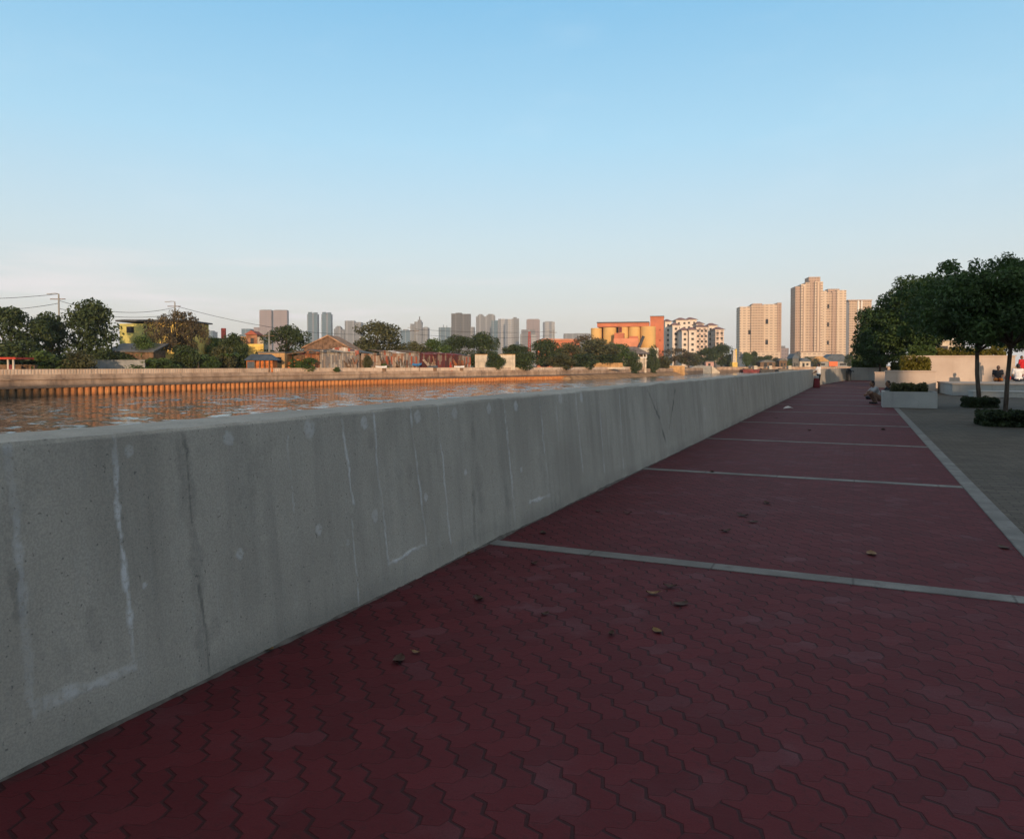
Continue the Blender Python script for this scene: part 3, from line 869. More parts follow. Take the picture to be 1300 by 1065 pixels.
# small brick sheds by the left trees
for px, zo, wpx, yt, mt, lab in ((246, 7.5, 13, 448, brick, "narrow brick shed under the banana plants"), (284, 8.5, 9, 452, orangewood, "tiny orange board shed left of the blue-roofed shack")):
    t, zc, u = put("garden_shed", lab, "shed", px, zo, group="small sheds among the bank bushes")
    hh = hz(yt, zc) - FARG; ww = wpx * u / 2
    MB().box(-ww, ww, 0, 1.6, 0, hh - 0.5).build("wall", mt, t)
    MB().prism_y([(-ww - .15, hh - 0.52), (ww + .15, hh - 0.42), (ww + .15, hh - .34), (-ww - .15, hh - .44)], -0.3, 1.9).build("roof", wood, t)
    MB().box(-ww * .4, ww * .3, -0.04, 0.02, 0.05, hh - 0.9).build("door", wood, t)

# long dark shed behind
t, zc, u = put("long_shed", "long low shed with a black roof right of the sparse tree", "shed", 277, 46)
MB().box(-28 * u, 30 * u, 0, 6, 0, hz(438, zc) - FARG).build("wall", yel, t)
MB().prism_y([(-29 * u, hz(438.5, zc) - FARG), (31 * u, hz(438.5, zc) - FARG), (31 * u, hz(430, zc) - FARG), (-29 * u, hz(429, zc) - FARG)], -1, 7).build("roof", droof, t)
MB().tube([(0.5 * u, 3, 0), (0.5 * u, 3, hz(416, zc) - FARG)], 0.55, 8).build("chimney", dred, t)

# brick gable house
t, zc, u = put("brick_house", "small unfinished brick house with a peaked roof near the round green tree", "house", 322, 34, yaw=8)
hE, hP = hz(425, zc) - FARG, hz(419.5, zc) - FARG
MB().box(-9 * u, 4.5 * u, 0, 7, 0, hE).build("wall", brick, t)
MB().box(4.5 * u + .01, 12 * u, 0.3, 7, 0, hz(428, zc) - FARG).build("side_wing", pale, t)
MB().prism_y([(-10.5 * u, hE), (5.8 * u, hE), (-1.8 * u, hP)], -0.6, 7.5).build("roof", plain("faded_red_roof", (0.30, 0.085, 0.055), 0.8, 0.3, 0.8), t)
MB().box(-3.5 * u, 0.5 * u, -0.04, 0.04, hE - 2.2, hE - 0.7).build("window", glass, t)
MB().box(-22 * u, -9.2 * u, 2, 7, 0, hz(427, zc) - FARG).build("annex", plas, t)
MB().box(-10 * u, 14 * u, -1.5, -0.6, 0, hz(437, zc) - FARG).build("yard_wall", yel, t)

# blue roofed shack and ochre house
t, zc, u = put("blue_roofed_shack", "shack with a wide blue-grey hipped roof at the edge of the bank", "shack", 329, 2.5)
hb, ht = hz(457.5, zc) - FARG, hz(449.5, zc) - FARG
MB().box(-16 * u, 17 * u, 0, 2.6, 0, hb).build("wall", orangewood, t)
MB().frustum((-18 * u, 21 * u, -0.7, 3.2), (-13 * u, 12 * u, 1.1, 1.5), hb, ht).build("roof", broof, t)
MB().box(-15 * u, -5 * u, -0.08, -0.01, 0.2, hb - 0.2).build("door", broof, t)
for xx in (-4, 2, 8, 14):
    MB().box(xx * u - .06, xx * u + .06, -0.6, -0.48, 0, hb).build("post", wood, t)
t, zc, u = put("ochre_house", "flat-roofed ochre house with one window beside the blue-roofed shack", "house", 344, 6)
hh = hz(448.3, zc) - FARG
MB().box(-16 * u, 17.5 * u, 0, 4.5, 0, hh).build("wall", plas, t)
MB().box(-16.6 * u, 18 * u, -0.15, 4.7, hh, hh + 0.22).build("roof", groof, t)
MB().box(8.5 * u, 13.5 * u, -0.05, 0.02, hh - 1.7, hh - 0.7).build("window", glass, t)
t, zc, u = put("arched_shed", "low orange shed with a curved wooden roof next to ochre house", "shed", 372, 4)
a_ = [(-11 * u, 0)] + [(-11 * u + 24 * u * i / 8, (hz(456, zc) - FARG) * math.sin(math.pi * (0.16 + 0.5 * i / 8))) for i in range(9)] + [(13 * u, 0)]
MB().prism_y(a_, 0, 4).build("wall", orangewood, t)
MB().add([(-11.5 * u, -0.4, hz(450.5, zc) - FARG), (15 * u, -0.4, hz(447.5, zc) - FARG), (15 * u, 4, hz(446.5, zc) - FARG), (-11.5 * u, 4, hz(449.5, zc) - FARG), (-11.5 * u, -0.4, hz(449.5, zc) - FARG), (15 * u, -0.4, hz(446.5, zc) - FARG), (15 * u, 4, hz(445.5, zc) - FARG), (-11.5 * u, 4, hz(448.5, zc) - FARG)], [(3, 2, 1, 0), (4, 5, 6, 7), (0, 1, 5, 4), (1, 2, 6, 5), (2, 3, 7, 6), (3, 0, 4, 7)]).build("roof", wood, t)

# big brown gable shed
t, zc, u = put("gable_shed", "big brown gabled shed with pale roof edges rising behind the shanties", "shed", 418, 9)
ap, el, er = hz(427, zc) - FARG, hz(441, zc) - FARG, hz(446, zc) - FARG
gw = plain("brown_planks", (0.17, 0.105, 0.07), 0.95, 0.4, 1.6, streak=0.7)
MB().prism_y([(-32 * u, 0), (33 * u, 0), (33 * u, er), (-1 * u, ap), (-32 * u, el)], 0, 9).build("wall", gw, t)
rb = MB()
for (ax, az), (bx_, bz) in (((-34 * u, el - .25), (-1 * u, ap)), ((-1 * u, ap), (36 * u, er - .35))):
    rb.prism_y([(ax, az + 0.02), (bx_, bz + 0.02), (bx_, bz + 0.27), (ax, az + 0.27)], -0.5, 9.4)
rb.build("roof", plain("rusty_roof", (0.34, 0.20, 0.12), 0.8, 0.4, 1.0), t)
t, zc, u = put("red_tarpaulin", "bright red tarpaulin sagging in front of the brown gable shed", "tarpaulin", 385, 6.5)
def sag(w_, d_, z0, z1, n_=10, amp=0.25, seed=1):
    r = random.Random(seed); vs = []
    for i in range(n_ + 1):
        for j in range(5):
            vs.append((w_ * (i / n_ - 0.5), d_ * j / 4, z0 + (z1 - z0) * j / 4 - amp * math.sin(math.pi * i / n_) + r.uniform(-.08, .08)))
    m = MB(); m.add(vs, [(i * 5 + j, (i + 1) * 5 + j, (i + 1) * 5 + j + 1, i * 5 + j + 1) for i in range(n_) for j in range(4)]); return m
o = sag(10 * u, 1.2, hz(449, zc) - FARG, hz(445, zc) - FARG).build("tarp_sheet", redp, t)
sm_ = o.modifiers.new("thick", 'SOLIDIFY'); sm_.thickness = 0.03
for s_ in (-1, 1): MB().tube([(s_ * 4.6 * u, 0.6, 0), (s_ * 4.6 * u, 0.6, hz(447, zc) - FARG)], 0.05, 6).build("pole", wood, t)
t, zc, u = put("pale_tarpaulin", "crumpled pinkish-white tarpaulin right of the bright red one", "tarpaulin", 395.5, 6.3)
o = sag(10 * u, 1.0, hz(451, zc) - FARG, hz(444.5, zc) - FARG, seed=4, amp=0.4).build("tarp_sheet", pale, t)
sm_ = o.modifiers.new("thick", 'SOLIDIFY'); sm_.thickness = 0.03
for s_ in (-1, 1): MB().tube([(s_ * 4.6 * u, 0.5, 0), (s_ * 4.6 * u, 0.5, hz(447, zc) - FARG)], 0.05, 6).build("pole", wood, t)

# shanties: each one a shack with panels of scrap sheet
def scrap(name, cols, seed):
    """vertical boards and sheets of mixed scrap"""
    k = M(name, 0.85, 0.2)
    x, y, z = k.xyz()
    sx = x + k.noise(0.9, 2.0) * 0.25
    idx = (sx / 0.42).floor(); r_ = k.white(k.vec(idx, float(seed), (z / 1.7 + k.white(k.vec(idx, 3.0))).floor()))
    c = cols[0]
    for i in range(1, len(cols)):
        c = k.mix(r_.gt(i / len(cols)), c, cols[i])
    n_ = k.noise(1.5, 5.0)
    c = k.mix(n_.smooth(0.5, 0.75) * 0.55, c, (0.07, 0.05, 0.04))
    e = (sx / 0.42).fract()
    c = k.mix(e.lt(0.10) * 0.6, c, (0.04, 0.03, 0.025))
    k.color(c)
    k.bump((x / 0.08).tri() * 0.5, 0.4, 0.03)
    return k.m
sc_o = scrap("orange_scrap", [(0.38, 0.13, 0.05), (0.28, 0.10, 0.05), (0.45, 0.20, 0.09), (0.22, 0.09, 0.05)], 1)
sc_g = scrap("grey_scrap", [(0.36, 0.33, 0.30), (0.46, 0.40, 0.34), (0.25, 0.22, 0.20), (0.50, 0.40, 0.30), (0.34, 0.26, 0.20)], 2)
sc_t = scrap("tan_scrap", [(0.40, 0.29, 0.21), (0.30, 0.20, 0.14), (0.48, 0.38, 0.30), (0.33, 0.16, 0.09)], 3)
sc_r = scrap("red_scrap", [(0.15, 0.040, 0.038), (0.11, 0.032, 0.034), (0.20, 0.050, 0.042), (0.085, 0.035, 0.035), (0.24, 0.17, 0.13)], 4)
sc_m = scrap("mixed_scrap", [(0.30, 0.22, 0.18), (0.40, 0.10, 0.05), (0.42, 0.36, 0.30), (0.20, 0.17, 0.15), (0.50, 0.34, 0.20)], 5)
SHG = "scrap-sheet shanties on the opposite bank"
def shanty(px0, px1, yt, zo, mt, label, seed, roofm, skew=0.0, door=None):
    r = random.Random(seed); pm = (px0 + px1) / 2
    zo = 1.6 + (zo - 2.2) * 0.5
    pa, pb_ = [Vector(at(p, bank_zc(p))) for p in (px0, px1)]
    t, zc, u = put("shanty", label, "shanty", pm, 0, group=SHG)
    dr = (pb_ - pa); ang = math.atan2(dr.y, dr.x); nrm = Vector((-math.sin(ang), math.cos(ang)))
    mid_ = (pa + pb_) / 2 + nrm * zo
    t.location = (mid_.x, mid_.y, FARG); t.rotation_euler = (0, 0, ang)
    w2 = dr.length / 2 + 0.05; h = hz(yt, zc) - FARG; u = w2 * 2 / (px1 - px0)
    m = MB(); n_ = max(3, int(w2 * 2 / 0.8)); xs = [-w2 + 2 * w2 * i / n_ for i in range(n_ + 1)]
    for i in range(n_):     # uneven sheet tops and slightly staggered faces
        dy = r.uniform(-0.05, 0.05); hh = h * (1 + skew * (i / n_ - 0.5)) + r.uniform(-0.30, 0.30)
        m.box(xs[i], xs[i + 1] - 0.012, dy, dy + 0.06, 0, hh)
    m.build("wall", mt, t)
    MB().box(-w2, w2, 0.13, 3.0, 0, h - 0.35).build("rear_wall", wood, t)
    rf = MB(); n2 = max(2, n_ // 2)
    for i in range(n2):
        a0 = -w2 - 0.2 + (2 * w2 + 0.4) * i / n2; a1 = -w2 - 0.2 + (2 * w2 + 0.4) * (i + 1) / n2
        z0 = h * (1 + skew * (i / n2 - 0.5)) - 0.15 + r.uniform(-0.06, 0.15)
        rf.add([(a0, -0.3, z0), (a1, -0.3, z0), (a1, 3.2, z0 + 0.5), (a0, 3.2, z0 + 0.5), (a0, -0.3, z0 + .06), (a1, -0.3, z0 + .06), (a1, 3.2, z0 + 0.56), (a0, 3.2, z0 + 0.56)], [(3, 2, 1, 0), (4, 5, 6, 7), (0, 1, 5, 4), (1, 2, 6, 5), (2, 3, 7, 6), (3, 0, 4, 7)])
    rf.build("roof", roofm, t)
    if door: MB().box(door[0] * u, door[1] * u, -0.16, -0.08, 0.05, min(h - .3, 1.9)).build("door", door[2], t)
    return t
shanty(398, 416, 447.5, 3.0, sc_o, "orange plank shanty below the brown gable, left of the grey sheets", 1, wood)
shanty(416, 442, 446.5, 2.6, sc_g, "grey corrugated shanty below the right slope of the brown gable", 2, groof)
shanty(442, 466, 447, 2.8, sc_g, "pale streaked sheet shanty right of the brown gable shed", 3, pale)
shanty(466, 490, 449, 2.2, sc_t, "leaning tan sheet shanty with a sloping front", 4, groof, -0.15)
shanty(490, 506, 447, 2.6, sc_m, "shanty with an orange-red door in the middle of the row", 5, wood, 0.0, (-5, 1, orangewood))
shanty(506, 520, 448, 2.4, sc_t, "shanty with a white patched roof and a dark doorway", 6, white, 0.0, (-3, 3, black))
shanty(520, 540, 446.5, 2.8, sc_m, "ragged mixed-board shanty above the blue tarp", 7, wood)
shanty(540, 570, 449.5, 3.0, sc_r, "dark red sheet shanty right of the blue tarp", 8, dred)
shanty(570, 596, 450, 3.4, sc_r, "dark red shanty nearest the beige bank wall", 9, dred)
shanty(596, 607, 451, 3.2, sc_m, "narrow dark shack leaning on the beige bank wall", 10, droof)
# clothes and rubbish on the gable roof edge
clm = scrap("hung_cloth", [(0.45, 0.36, 0.30), (0.10, 0.08, 0.10), (0.55, 0.50, 0.46), (0.32, 0.10, 0.07), (0.16, 0.14, 0.13)], 9)
t, zc, u = put("laundry_line", "line of pale and dark laundry hung before the brown gable", "laundry", 437, 5)
r = random.Random(3); m = MB()
for i in range(13):
    xx = (-17 + 34 * i / 12) * u; hh = r.uniform(0.5, 1.3); zt = hz(443 - 2.2 * math.sin(i * .35), zc) - FARG
    m.box(xx - .27, xx + .25, -0.02 + r.uniform(-.1, .1), 0.03, zt - hh, zt)
m.build("hung_clothes", clm, t)
MB().tube([(-19 * u, 0, hz(443, zc) - FARG), (0, 0, hz(441.3, zc) - FARG), (19 * u, 0, hz(442, zc) - FARG)], 0.03, 5).build("line", black, t)
for s_ in (-1, 1): MB().tube([(s_ * 19 * u, 0, 0), (s_ * 19 * u, 0, hz(441.5, zc) - FARG)], 0.06, 6).build("pole", wood, t)
# blue tarp and small stuff on the bank edge
t, zc, u = put("blue_tarpaulin", "bright blue tarpaulin slung on sticks over the river wall", "tarpaulin", 529, 0.2)
o = sag(12 * u, 1.0, hz(463, zc) - FARG, hz(460.5, zc) - FARG, seed=8, amp=0.2).build("tarp_sheet", bluetarp, t)
sm_ = o.modifiers.new("thick", 'SOLIDIFY'); sm_.thickness = 0.04
for s_ in (-.8, .6): MB().tube([(s_ * 5 * u, 0.5, -0.1), (s_ * 5 * u, 0.5, hz(463, zc) - FARG)], 0.06, 6).build("pole", wood, t)
t, zc, u = put("traffic_cone", "bright red cone-shaped bundle in front of the dark red shanties", "cone", 572, 0.9)
MB().tube([(0, 0, 0), (0, 0, 0.1), (0, 0, 1.9)], [0.55, 0.42, 0.07], 10).build("cone_body", redp, t, smooth=False)
MB().box(-.5, .5, -.5, .5, -0.0, 0.06).build("base", redp, t)
for px, lab, mt in ((484, "small white boat hull on the bank below the leaning shanty", white), (583, "white upturned skiff in front of the dark red shanties", white), (549, "blue-grey skiff lying beside the blue tarp", broof)):
    t, zc, u = put("upturned_boat", lab, "boat", px, 0.75, group="small boats on the bank edge")
    secs = []; n_ = 9; m = MB(); vs = []
    for i in range(n_):
        s_ = -1 + 2 * i / (n_ - 1); wd = 0.42 * max(0.06, (1 - s_ * s_)) ** 0.6; hh = 0.38 + 0.1 * s_ * s_
        for j in range(7):
            a = math.pi * j / 6; vs.append((s_ * 1.1, wd * math.cos(a), 0.62 + hh * math.sin(a)))
    m.add(vs, [(i * 7 + j, (i + 1) * 7 + j, (i + 1) * 7 + j + 1, i * 7 + j + 1) for i in range(n_ - 1) for j in range(6)])
    o = m.build("hull", mt, t, True); MB().box(-0.9, 0.9, -.3, .3, 0, 0.62).build("trestle", wood, t)

# heaps of scrap leaning along the shanty row
def heap(label, px, wpx, ytop, seed, mt):
    r = random.Random(seed); zc = bank_zc(px); x, y = at(px, zc)
    t = thing("scrap_heap", label, "scrap heap", (x - 1.0, y, FARG), 0, "scrap heaps before the shanties")
    wd = wpx * zc / F; h = hz(ytop, zc) - FARG
    for part, k_ in (("boards", mt[0]), ("sheets", mt[1])):
        m = MB()
        for i in range(14):
            L = h * r.uniform(.5, 1.15); b = r.uniform(.08, .3) if part == "boards" else r.uniform(.3, .7)
            mx = Matrix.Translation((r.uniform(-.35, .35), r.uniform(-wd / 2, wd / 2), 0)) @ Matrix.Rotation(r.uniform(-.5, .5), 4, 'X') @ Matrix.Rotation(r.uniform(-.7, .1), 4, 'Y')
            m.box(-.025, .025, -b / 2, b / 2, 0.0, L, mx)
        m.build(part, k_, t)
heap("heap of tan boards below the pale sheet shanty", 455, 14, 455, 1, (wood, sc_t))
heap("heap of mixed boards leaning by the orange-red door", 498, 12, 453, 2, (wood, sc_m))
heap("heap of grey scrap left of the blue tarp", 517, 10, 456, 3, (wood, sc_g))
heap("heap of brown boards against the dark red shanties", 557, 12, 454, 4, (wood, sc_t))
heap("heap of rusty scrap under the narrow dark shack", 592, 14, 453, 5, (wood, sc_o))
heap("heap of orange scrap beside the round green bush", 403, 9, 456, 6, (wood, sc_o))

# beige wall and pieces to its right
t, zc, u = put("bank_boundary_wall", "plain beige boundary wall behind two hanging bushes on the bank", "wall", 630, 5)
MB().box(-27 * u, 24 * u, 0, 0.3, 0, hz(450.5, zc) - FARG).build("wall_panel", pale, t)
MB().box(-27.2 * u, 24.2 * u, -.08, 0.38, hz(450.5, zc) - FARG, hz(449.8, zc) - FARG).build("coping", plas, t)
t, zc, u = put("low_shed_roof", "small shed with a pointed tan roof above the dark red shanty", "shed", 555, 10)
MB().box(-5 * u, 5 * u, 0, 4, 0, hz(450, zc) - FARG).build("wall", plas, t)
MB().prism_y([(-8 * u, hz(450, zc) - FARG), (6 * u, hz(450, zc) - FARG), (4 * u, hz(447, zc) - FARG)], -.4, 4.4).build("roof", pale, t)
t, zc, u = put("lattice_mast", "thin red lattice mast in front of the grey towers", "mast", 672, 60)
m = MB(); hm = hz(421, zc) - FARG
for sx in (-.5, .5):
    for sy in (-.5, .5): m.tube([(sx, sy, 0), (sx * .5, sy * .5, hm)], 0.09, 5)
for i in range(14):
    z0, z1 = hm * i / 14, hm * (i + 1) / 14; k0, k1 = .5 - .25 * i / 14, .5 - .25 * (i + 1) / 14
    for sy in (-1, 1): m.tube([(-k0, sy * k0, z0), (k1, sy * k1, z1)], 0.06, 4); m.tube([(k0, sy * k0, z0), (-k1, sy * k1, z1)], 0.06, 4)
m.build("lattice_frame", redp, t)
MB().box(-1.6, 1.6, -1.6, 1.6, 0, 3).build("base", pale, t)

# lower walls and sandy strip right of the piles
t, zc, u = put("riverside_rail", "low wall with an orange-lit picket rail under the bank trees", "railing", 768, 3)
MB().box(-30 * u, 26 * u, 0, 0.4, 0, 0.55).build("plinth", pale, t)
m = MB()
for i in range(36):
    xx = (-22 + 44 * i / 35) * u; m.box(xx - .14, xx + .14, 0.1, 0.24, 0.55, 1.75)
m.build("pickets", plas, t); MB().box(-22.5 * u, 22.5 * u, 0.06, 0.28, 1.75, 1.9).build("top_rail", plas, t)
sand = plain("mud_bank", (0.34, 0.20, 0.10), 0.95, 0.35, 0.5)
m = MB(); vs = []
bp = resample([(-70, 182), (-68.7, 225), (-68, 262), (-67, 330)], 3.0); n_ = len(bp)
for i, (x, y) in enumerate(bp):
    f = math.sin(math.pi * i / (n_ - 1)) ** 0.5 * (0.8 + 0.4 * random.random())
    vs += [(x - 0.5, y, -0.9), (x + 1.6 * f, y, -1.35 + .15 * random.random()), (x + 4.2 * f, y, -1.95 + .1 * random.random()), (x + 6.0 * f, y, -2.7)]
m.add(vs, [(i * 4 + j, i * 4 + j + 1, (i + 1) * 4 + j + 1, (i + 1) * 4 + j) for i in range(n_ - 1) for j in range(3)])
structure(m.build("mud_bank", sand, None, True))

# river house
t, zc, u = put("river_house", "open-sided river house with a grey hipped roof and pale pillars", "house", 811, 5)
e1, e2 = hz(449.3, zc) - FARG, hz(439.8, zc) - FARG
MB().frustum((-17 * u, 14 * u, -1, 9), (-13 * u, -2 * u, 3.5, 4.5), e1, e2).build("roof", plain("grey_tile", (0.16, 0.135, 0.125), 0.8, 0.25, 1.0), t)
MB().box(-14 * u, 10.5 * u, 0.5, 8, hz(454.7, zc) - FARG, hz(453.2, zc) - FARG).build("floor_slab", white, t)
MB().box(-13 * u, 10 * u, 3, 7.6, hz(453.2, zc) - FARG, e1 - 0.01).build("upper_room", wood, t)
for xx in (-12, -6, 0, 6, 10):
    MB().box((xx - .5) * u, (xx + .5) * u, 0.6, 0.9, hz(453.2, zc) - FARG, e1 - .005).build("post", white, t)
MB().box(-13 * u, -5 * u, 2.2, 7.4, 0, hz(454.8, zc) - FARG).build("lower_room", plas, t)
MB().box(2 * u, 6 * u, 0.7, 2.0, -2.8, hz(454.8, zc) - FARG).build("pillar", pale, t)
MB().box(7.5 * u, 10 * u, 0.7, 2.0, -2.8, hz(454.8, zc) - FARG).build("pillar", pale, t)

# silo complex
silo = M("silo_yellow", 0.85, 0.2); s1 = silo.noise(0.12, 5.0); _, _, szz = silo.xyz()
scl = silo.mix(s1.smooth(0.3, 0.7), (0.58, 0.35, 0.12), (0.66, 0.42, 0.16))
silo.color(silo.mix(((szz / 3.0).fract().lt(0.05)) * 0.25, scl, (0.40, 0.24, 0.08)))
orng = plain("orange_red_paint", (0.50, 0.165, 0.085), 0.85, 0.15, 0.15, streak=0.25)
t, zc, u = put("grain_silos", "row of yellow grain silos with an orange elevator tower and gallery", "silo", 796, 0, zc=430, yaw=-12)
cs = math.cos(R(12))
for i, (px, wpx, yt) in enumerate(((757, 14, 416.5), (774, 17, 416), (791, 13, 415.5), (805, 14.5, 415.5), (822, 19, 415))):
    h = hz(yt, zc) - FARG; rr = wpx / 2 * u
    MB().tube([((px - 796) * u, 0, 0), ((px - 796) * u, 0, h)], rr, 40).build("silo_barrel", silo.m, t)
hg0, hg1 = hz(415.8, zc) - FARG, hz(411, zc) - FARG
MB().box(-37.5 * u, 27.5 * u, -2.4, 7.0, hg0 + 0.3, hg1 + 0.3).build("gallery", orng, t)
MB().box(-38 * u, 27.5 * u, -2.9, 7.5, hg1 + 0.302, hg1 + 0.9).build("gallery_roof", droof, t)
MB().box(-37 * u, 27 * u, 3.5, 5.5, 0, hg0 + 0.28).build("rear_wall", dred, t)
MB().box(28.2 * u, 45.2 * u, 7.2, 22, 0, hz(401.4, zc) - FARG).build("elevator_tower", orng, t)
MB().box(27.8 * u, 45.6 * u, 6.8, 22.4, hz(401.4, zc) - FARG, hz(400.8, zc) - FARG).build("tower_coping", droof, t)
m = MB()
for i, (a_, b_) in enumerate(((30.5, 32.5), (35, 37), (39.5, 41.5))):
    for z_ in (9, 15, 21): MB().box(a_ * u, b_ * u, 7.12, 7.19, z_, z_ + 1.0).build("window", plain("brick_red", (0.30, 0.07, 0.03)), t) if (i + z_) % 2 else None
MB().box(-14 * u, -2.5 * u, -13, -6, 0, hz(424, zc) - FARG).build("annex", orng, t)
MB().box(-14 * u, 16 * u, -18, -13.01, 0, hz(431, zc) - FARG).build("intake_shed", plain("salmon_paint", (0.58, 0.23, 0.13), 0.85, 0.15, 0.2), t)
MB().box(4 * u, 14.5 * u, -13, -6, 0, hz(428, zc) - FARG).build("annex", orng, t)
MB().box(-15 * u, 40 * u, -24, -18.01, 0, hz(443, zc) - FARG).build("low_shed", pale, t)
MB().box(-9.5 * u, -6.2 * u, -4, -2.5, hz(422, zc) - FARG, hg0).build("downpipe_bay", dred, t)
for wx in (-12, -7.5, -3, 6, 10):
    MB().box(wx * u, (wx + 1.6) * u, -18.06, -17.99, 9.6, 10.6).build("window", glass, t)
MB().tube([(15 * u, -20, 9), (22 * u, -19, 17)], 0.8, 8).build("conveyor", droof, t)

t, zc, u = put("orange_shed", "long low orange industrial shed in front of the hazy low block", "shed", 708, 0, zc=400)
MB().box(-26 * u, 28 * u, 0, 20, 0, hz(432.5, zc) - FARG).build("wall", orng, t)
MB().prism_y([(-27 * u, hz(432.5, zc) - FARG), (29 * u, hz(432.5, zc) - FARG), (29 * u, hz(430.6, zc) - FARG), (-20 * u, hz(430, zc) - FARG)], -.8, 21).build("roof", plain("salmon_roof", (0.50, 0.22, 0.13), 0.8, 0.15, 0.3), t)

# ------------------------------------------------------------------ white flats with hipped roofs
cream = plain("cream_render", (0.66, 0.58, 0.50), 0.85, 0.08, 0.3, streak=0.1)
roofr = plain("red_brown_tile", (0.25, 0.14, 0.125), 0.8, 0.2, 0.4)
balc = M("balcony_front", 0.85, 0.2); bx_, by_, bz_ = balc.xyz()
bm_ = (bz_ / 3.1).fract(); bh = ((bx_ + by_) / 3.0).fract()
bc = balc.mix((bm_.gt(0.45) * bm_.lt(0.85) * bh.gt(0.3) * bh.lt(0.75)) * 0.75, (0.62, 0.50, 0.42), (0.12, 0.10, 0.10))
balc.color(balc.mix(bm_.lt(0.16) * 0.5, bc, (0.42, 0.24, 0.17)))
def flats(label, px0, px1, ytop, zc, yaw, wins=(2, 6), depth=14, mt=None, ybase=452, sidem=None):
    t, zc, u = put("apartment_block", label, "apartment block", (px0 + px1) / 2, 0, zc=zc, yaw=yaw, group="white hip-roofed apartment blocks")
    w2 = (px1 - px0) / 2 * u; h = hz(ytop, zc) - FARG
    MB().box(-w2, w2, 0, depth, 0, h).build("wall", mt or cream, t)
    rf = MB().frustum((-w2 - 1.0, w2 + 1.0, -1.0, depth + 1), (-w2 * .25, w2 * .25, depth * .42, depth * .58), h + .002, h + 2.0)
    rf.build("roof", roofr, t)
    MB().box(-w2 - 0.25, w2 + 0.25, -0.25, depth + .25, h - 0.6, h - 0.01).build("cornice", cream, t)
    nxw, nzw = wins
    for j in range(nzw):
        for i in range(nxw):
            cx = -w2 + 2 * w2 * (i + 0.5) / nxw; z0 = h - 3.0 - j * 3.3
            if z0 < 8: continue
            f = MB().box(cx - .75, cx + .75, -0.06, 0.05, z0, z0 + 1.4).build("window", glass, t)
            MB().box(cx - .95, cx + .95, -0.28, -0.061, z0 - .22, z0 - .02).build("sill", cream, f)
    return t
flats("white flats block with hipped roof right against the orange elevator tower", 844, 852, 408.5, 500, -3, (1, 7))
flats("narrow white flats block with a small gabled top, second from elevator tower", 853.5, 862, 413, 480, -3, (1, 7))
flats("rearmost white flats block half hidden behind the twin front blocks", 858, 872, 406.5, 540, -3, (2, 4))
flats("tallest white flats block whose roof tops all the others", 871, 884, 406, 560, -3, (2, 4))
flats("front white flats block, left one of the twin with dark window columns", 865.5, 873, 419.5, 465, -3, (1, 7))
flats("front white flats block, right one of the twin with dark window columns", 874.5, 883.5, 419, 462, -3, (1, 7), ybase=458)
flats("orange-lit flats block with balcony bands right of the twin front blocks", 883.7, 898, 415.5, 470, -3, (3, 7), mt=balc.m)
flats("white flats block with a roof between the tallest and the end block", 884, 893, 411.5, 520, -3, (2, 5))
flats("white flats block with its own raised roof second from the right end", 899, 910, 413.5, 500, -3, (2, 6))
flats("end flats block with balconies on the right of the white group", 908, 918.5, 418.5, 485, -3, (2, 6), mt=balc.m)

# ------------------------------------------------------------------ towers
def facade(name, wallc, winc, fw_=3.0, fh=3.1, wfrac=0.55, hfrac=0.5, rib=0.0, ribc=None, strength=0.62, tint=None):
    k = M(name, 0.75, 0.3)
    x, y, z = k.xyz()
    nx_, ny_2, nz_2 = k.xyz(k.tc('Normal'))
    side = nx_.abs().gt(0.7)
    h = x * (1.0 - side) + y * side
    wx = (h / fw_).fract(); wz = (z / fh).fract()
    win = wx.gt(0.5 - wfrac / 2) * wx.lt(0.5 + wfrac / 2) * wz.gt(0.32) * wz.lt(0.32 + hfrac) * nz_2.abs().lt(0.5)
    n_ = k.noise(0.05, 4.0); rv = k.white(k.vec((h / fw_).floor(), (z / fh).floor()))
    c = k.mix(n_.smooth(0.3, 0.7) * 0.25, wallc, tuple(v * 0.75 for v in wallc))
    if rib: c = k.mix((h / (fw_ * 4)).fract().lt(rib) * 0.8, c, ribc)
    c = k.mix(win * strength * (rv * 0.3 + 0.7), c, winc)
    k.color(c)
    return k.m
tan_f = facade("tan_tower", (0.50, 0.375, 0.275), (0.07, 0.045, 0.035), 3.2, 3.1, 0.8, 0.46)
tan_l = facade("light_tan_tower", (0.58, 0.46, 0.35), (0.10, 0.065, 0.05), 5.2, 3.1, 0.6, 0.42)
tan_d = facade("brown_tower", (0.40, 0.285, 0.215), (0.12, 0.08, 0.07), 3.0, 3.1, 0.6, 0.45)
pink_f = facade("pinkish_tower", (0.235, 0.185, 0.185), (0.06, 0.05, 0.055), 6.0, 6.6, 0.6, 0.5, 0.10, (0.15, 0.12, 0.12))
grey_f = facade("grey_tower", (0.150, 0.155, 0.165), (0.05, 0.055, 0.06), 5.0, 6.4, 0.6, 0.5, 0.22, (0.26, 0.26, 0.27))
dark_f = facade("dark_grey_tower", (0.075, 0.072, 0.070), (0.03, 0.03, 0.033), 5.0, 6.4, 0.6, 0.5, 0.16, (0.14, 0.135, 0.13))
blue_f = facade("blue_glass_tower", (0.070, 0.125, 0.165), (0.03, 0.055, 0.08), 4.0, 6.6, 0.7, 0.6, 0.16, (0.25, 0.28, 0.30))
pale_f = facade("pale_tower", (0.30, 0.30, 0.305), (0.07, 0.08, 0.10), 5.0, 6.3, 0.55, 0.5, 0.40, (0.11, 0.13, 0.165))
opn = plain("dark_opening", (0.02, 0.018, 0.018), 0.9)

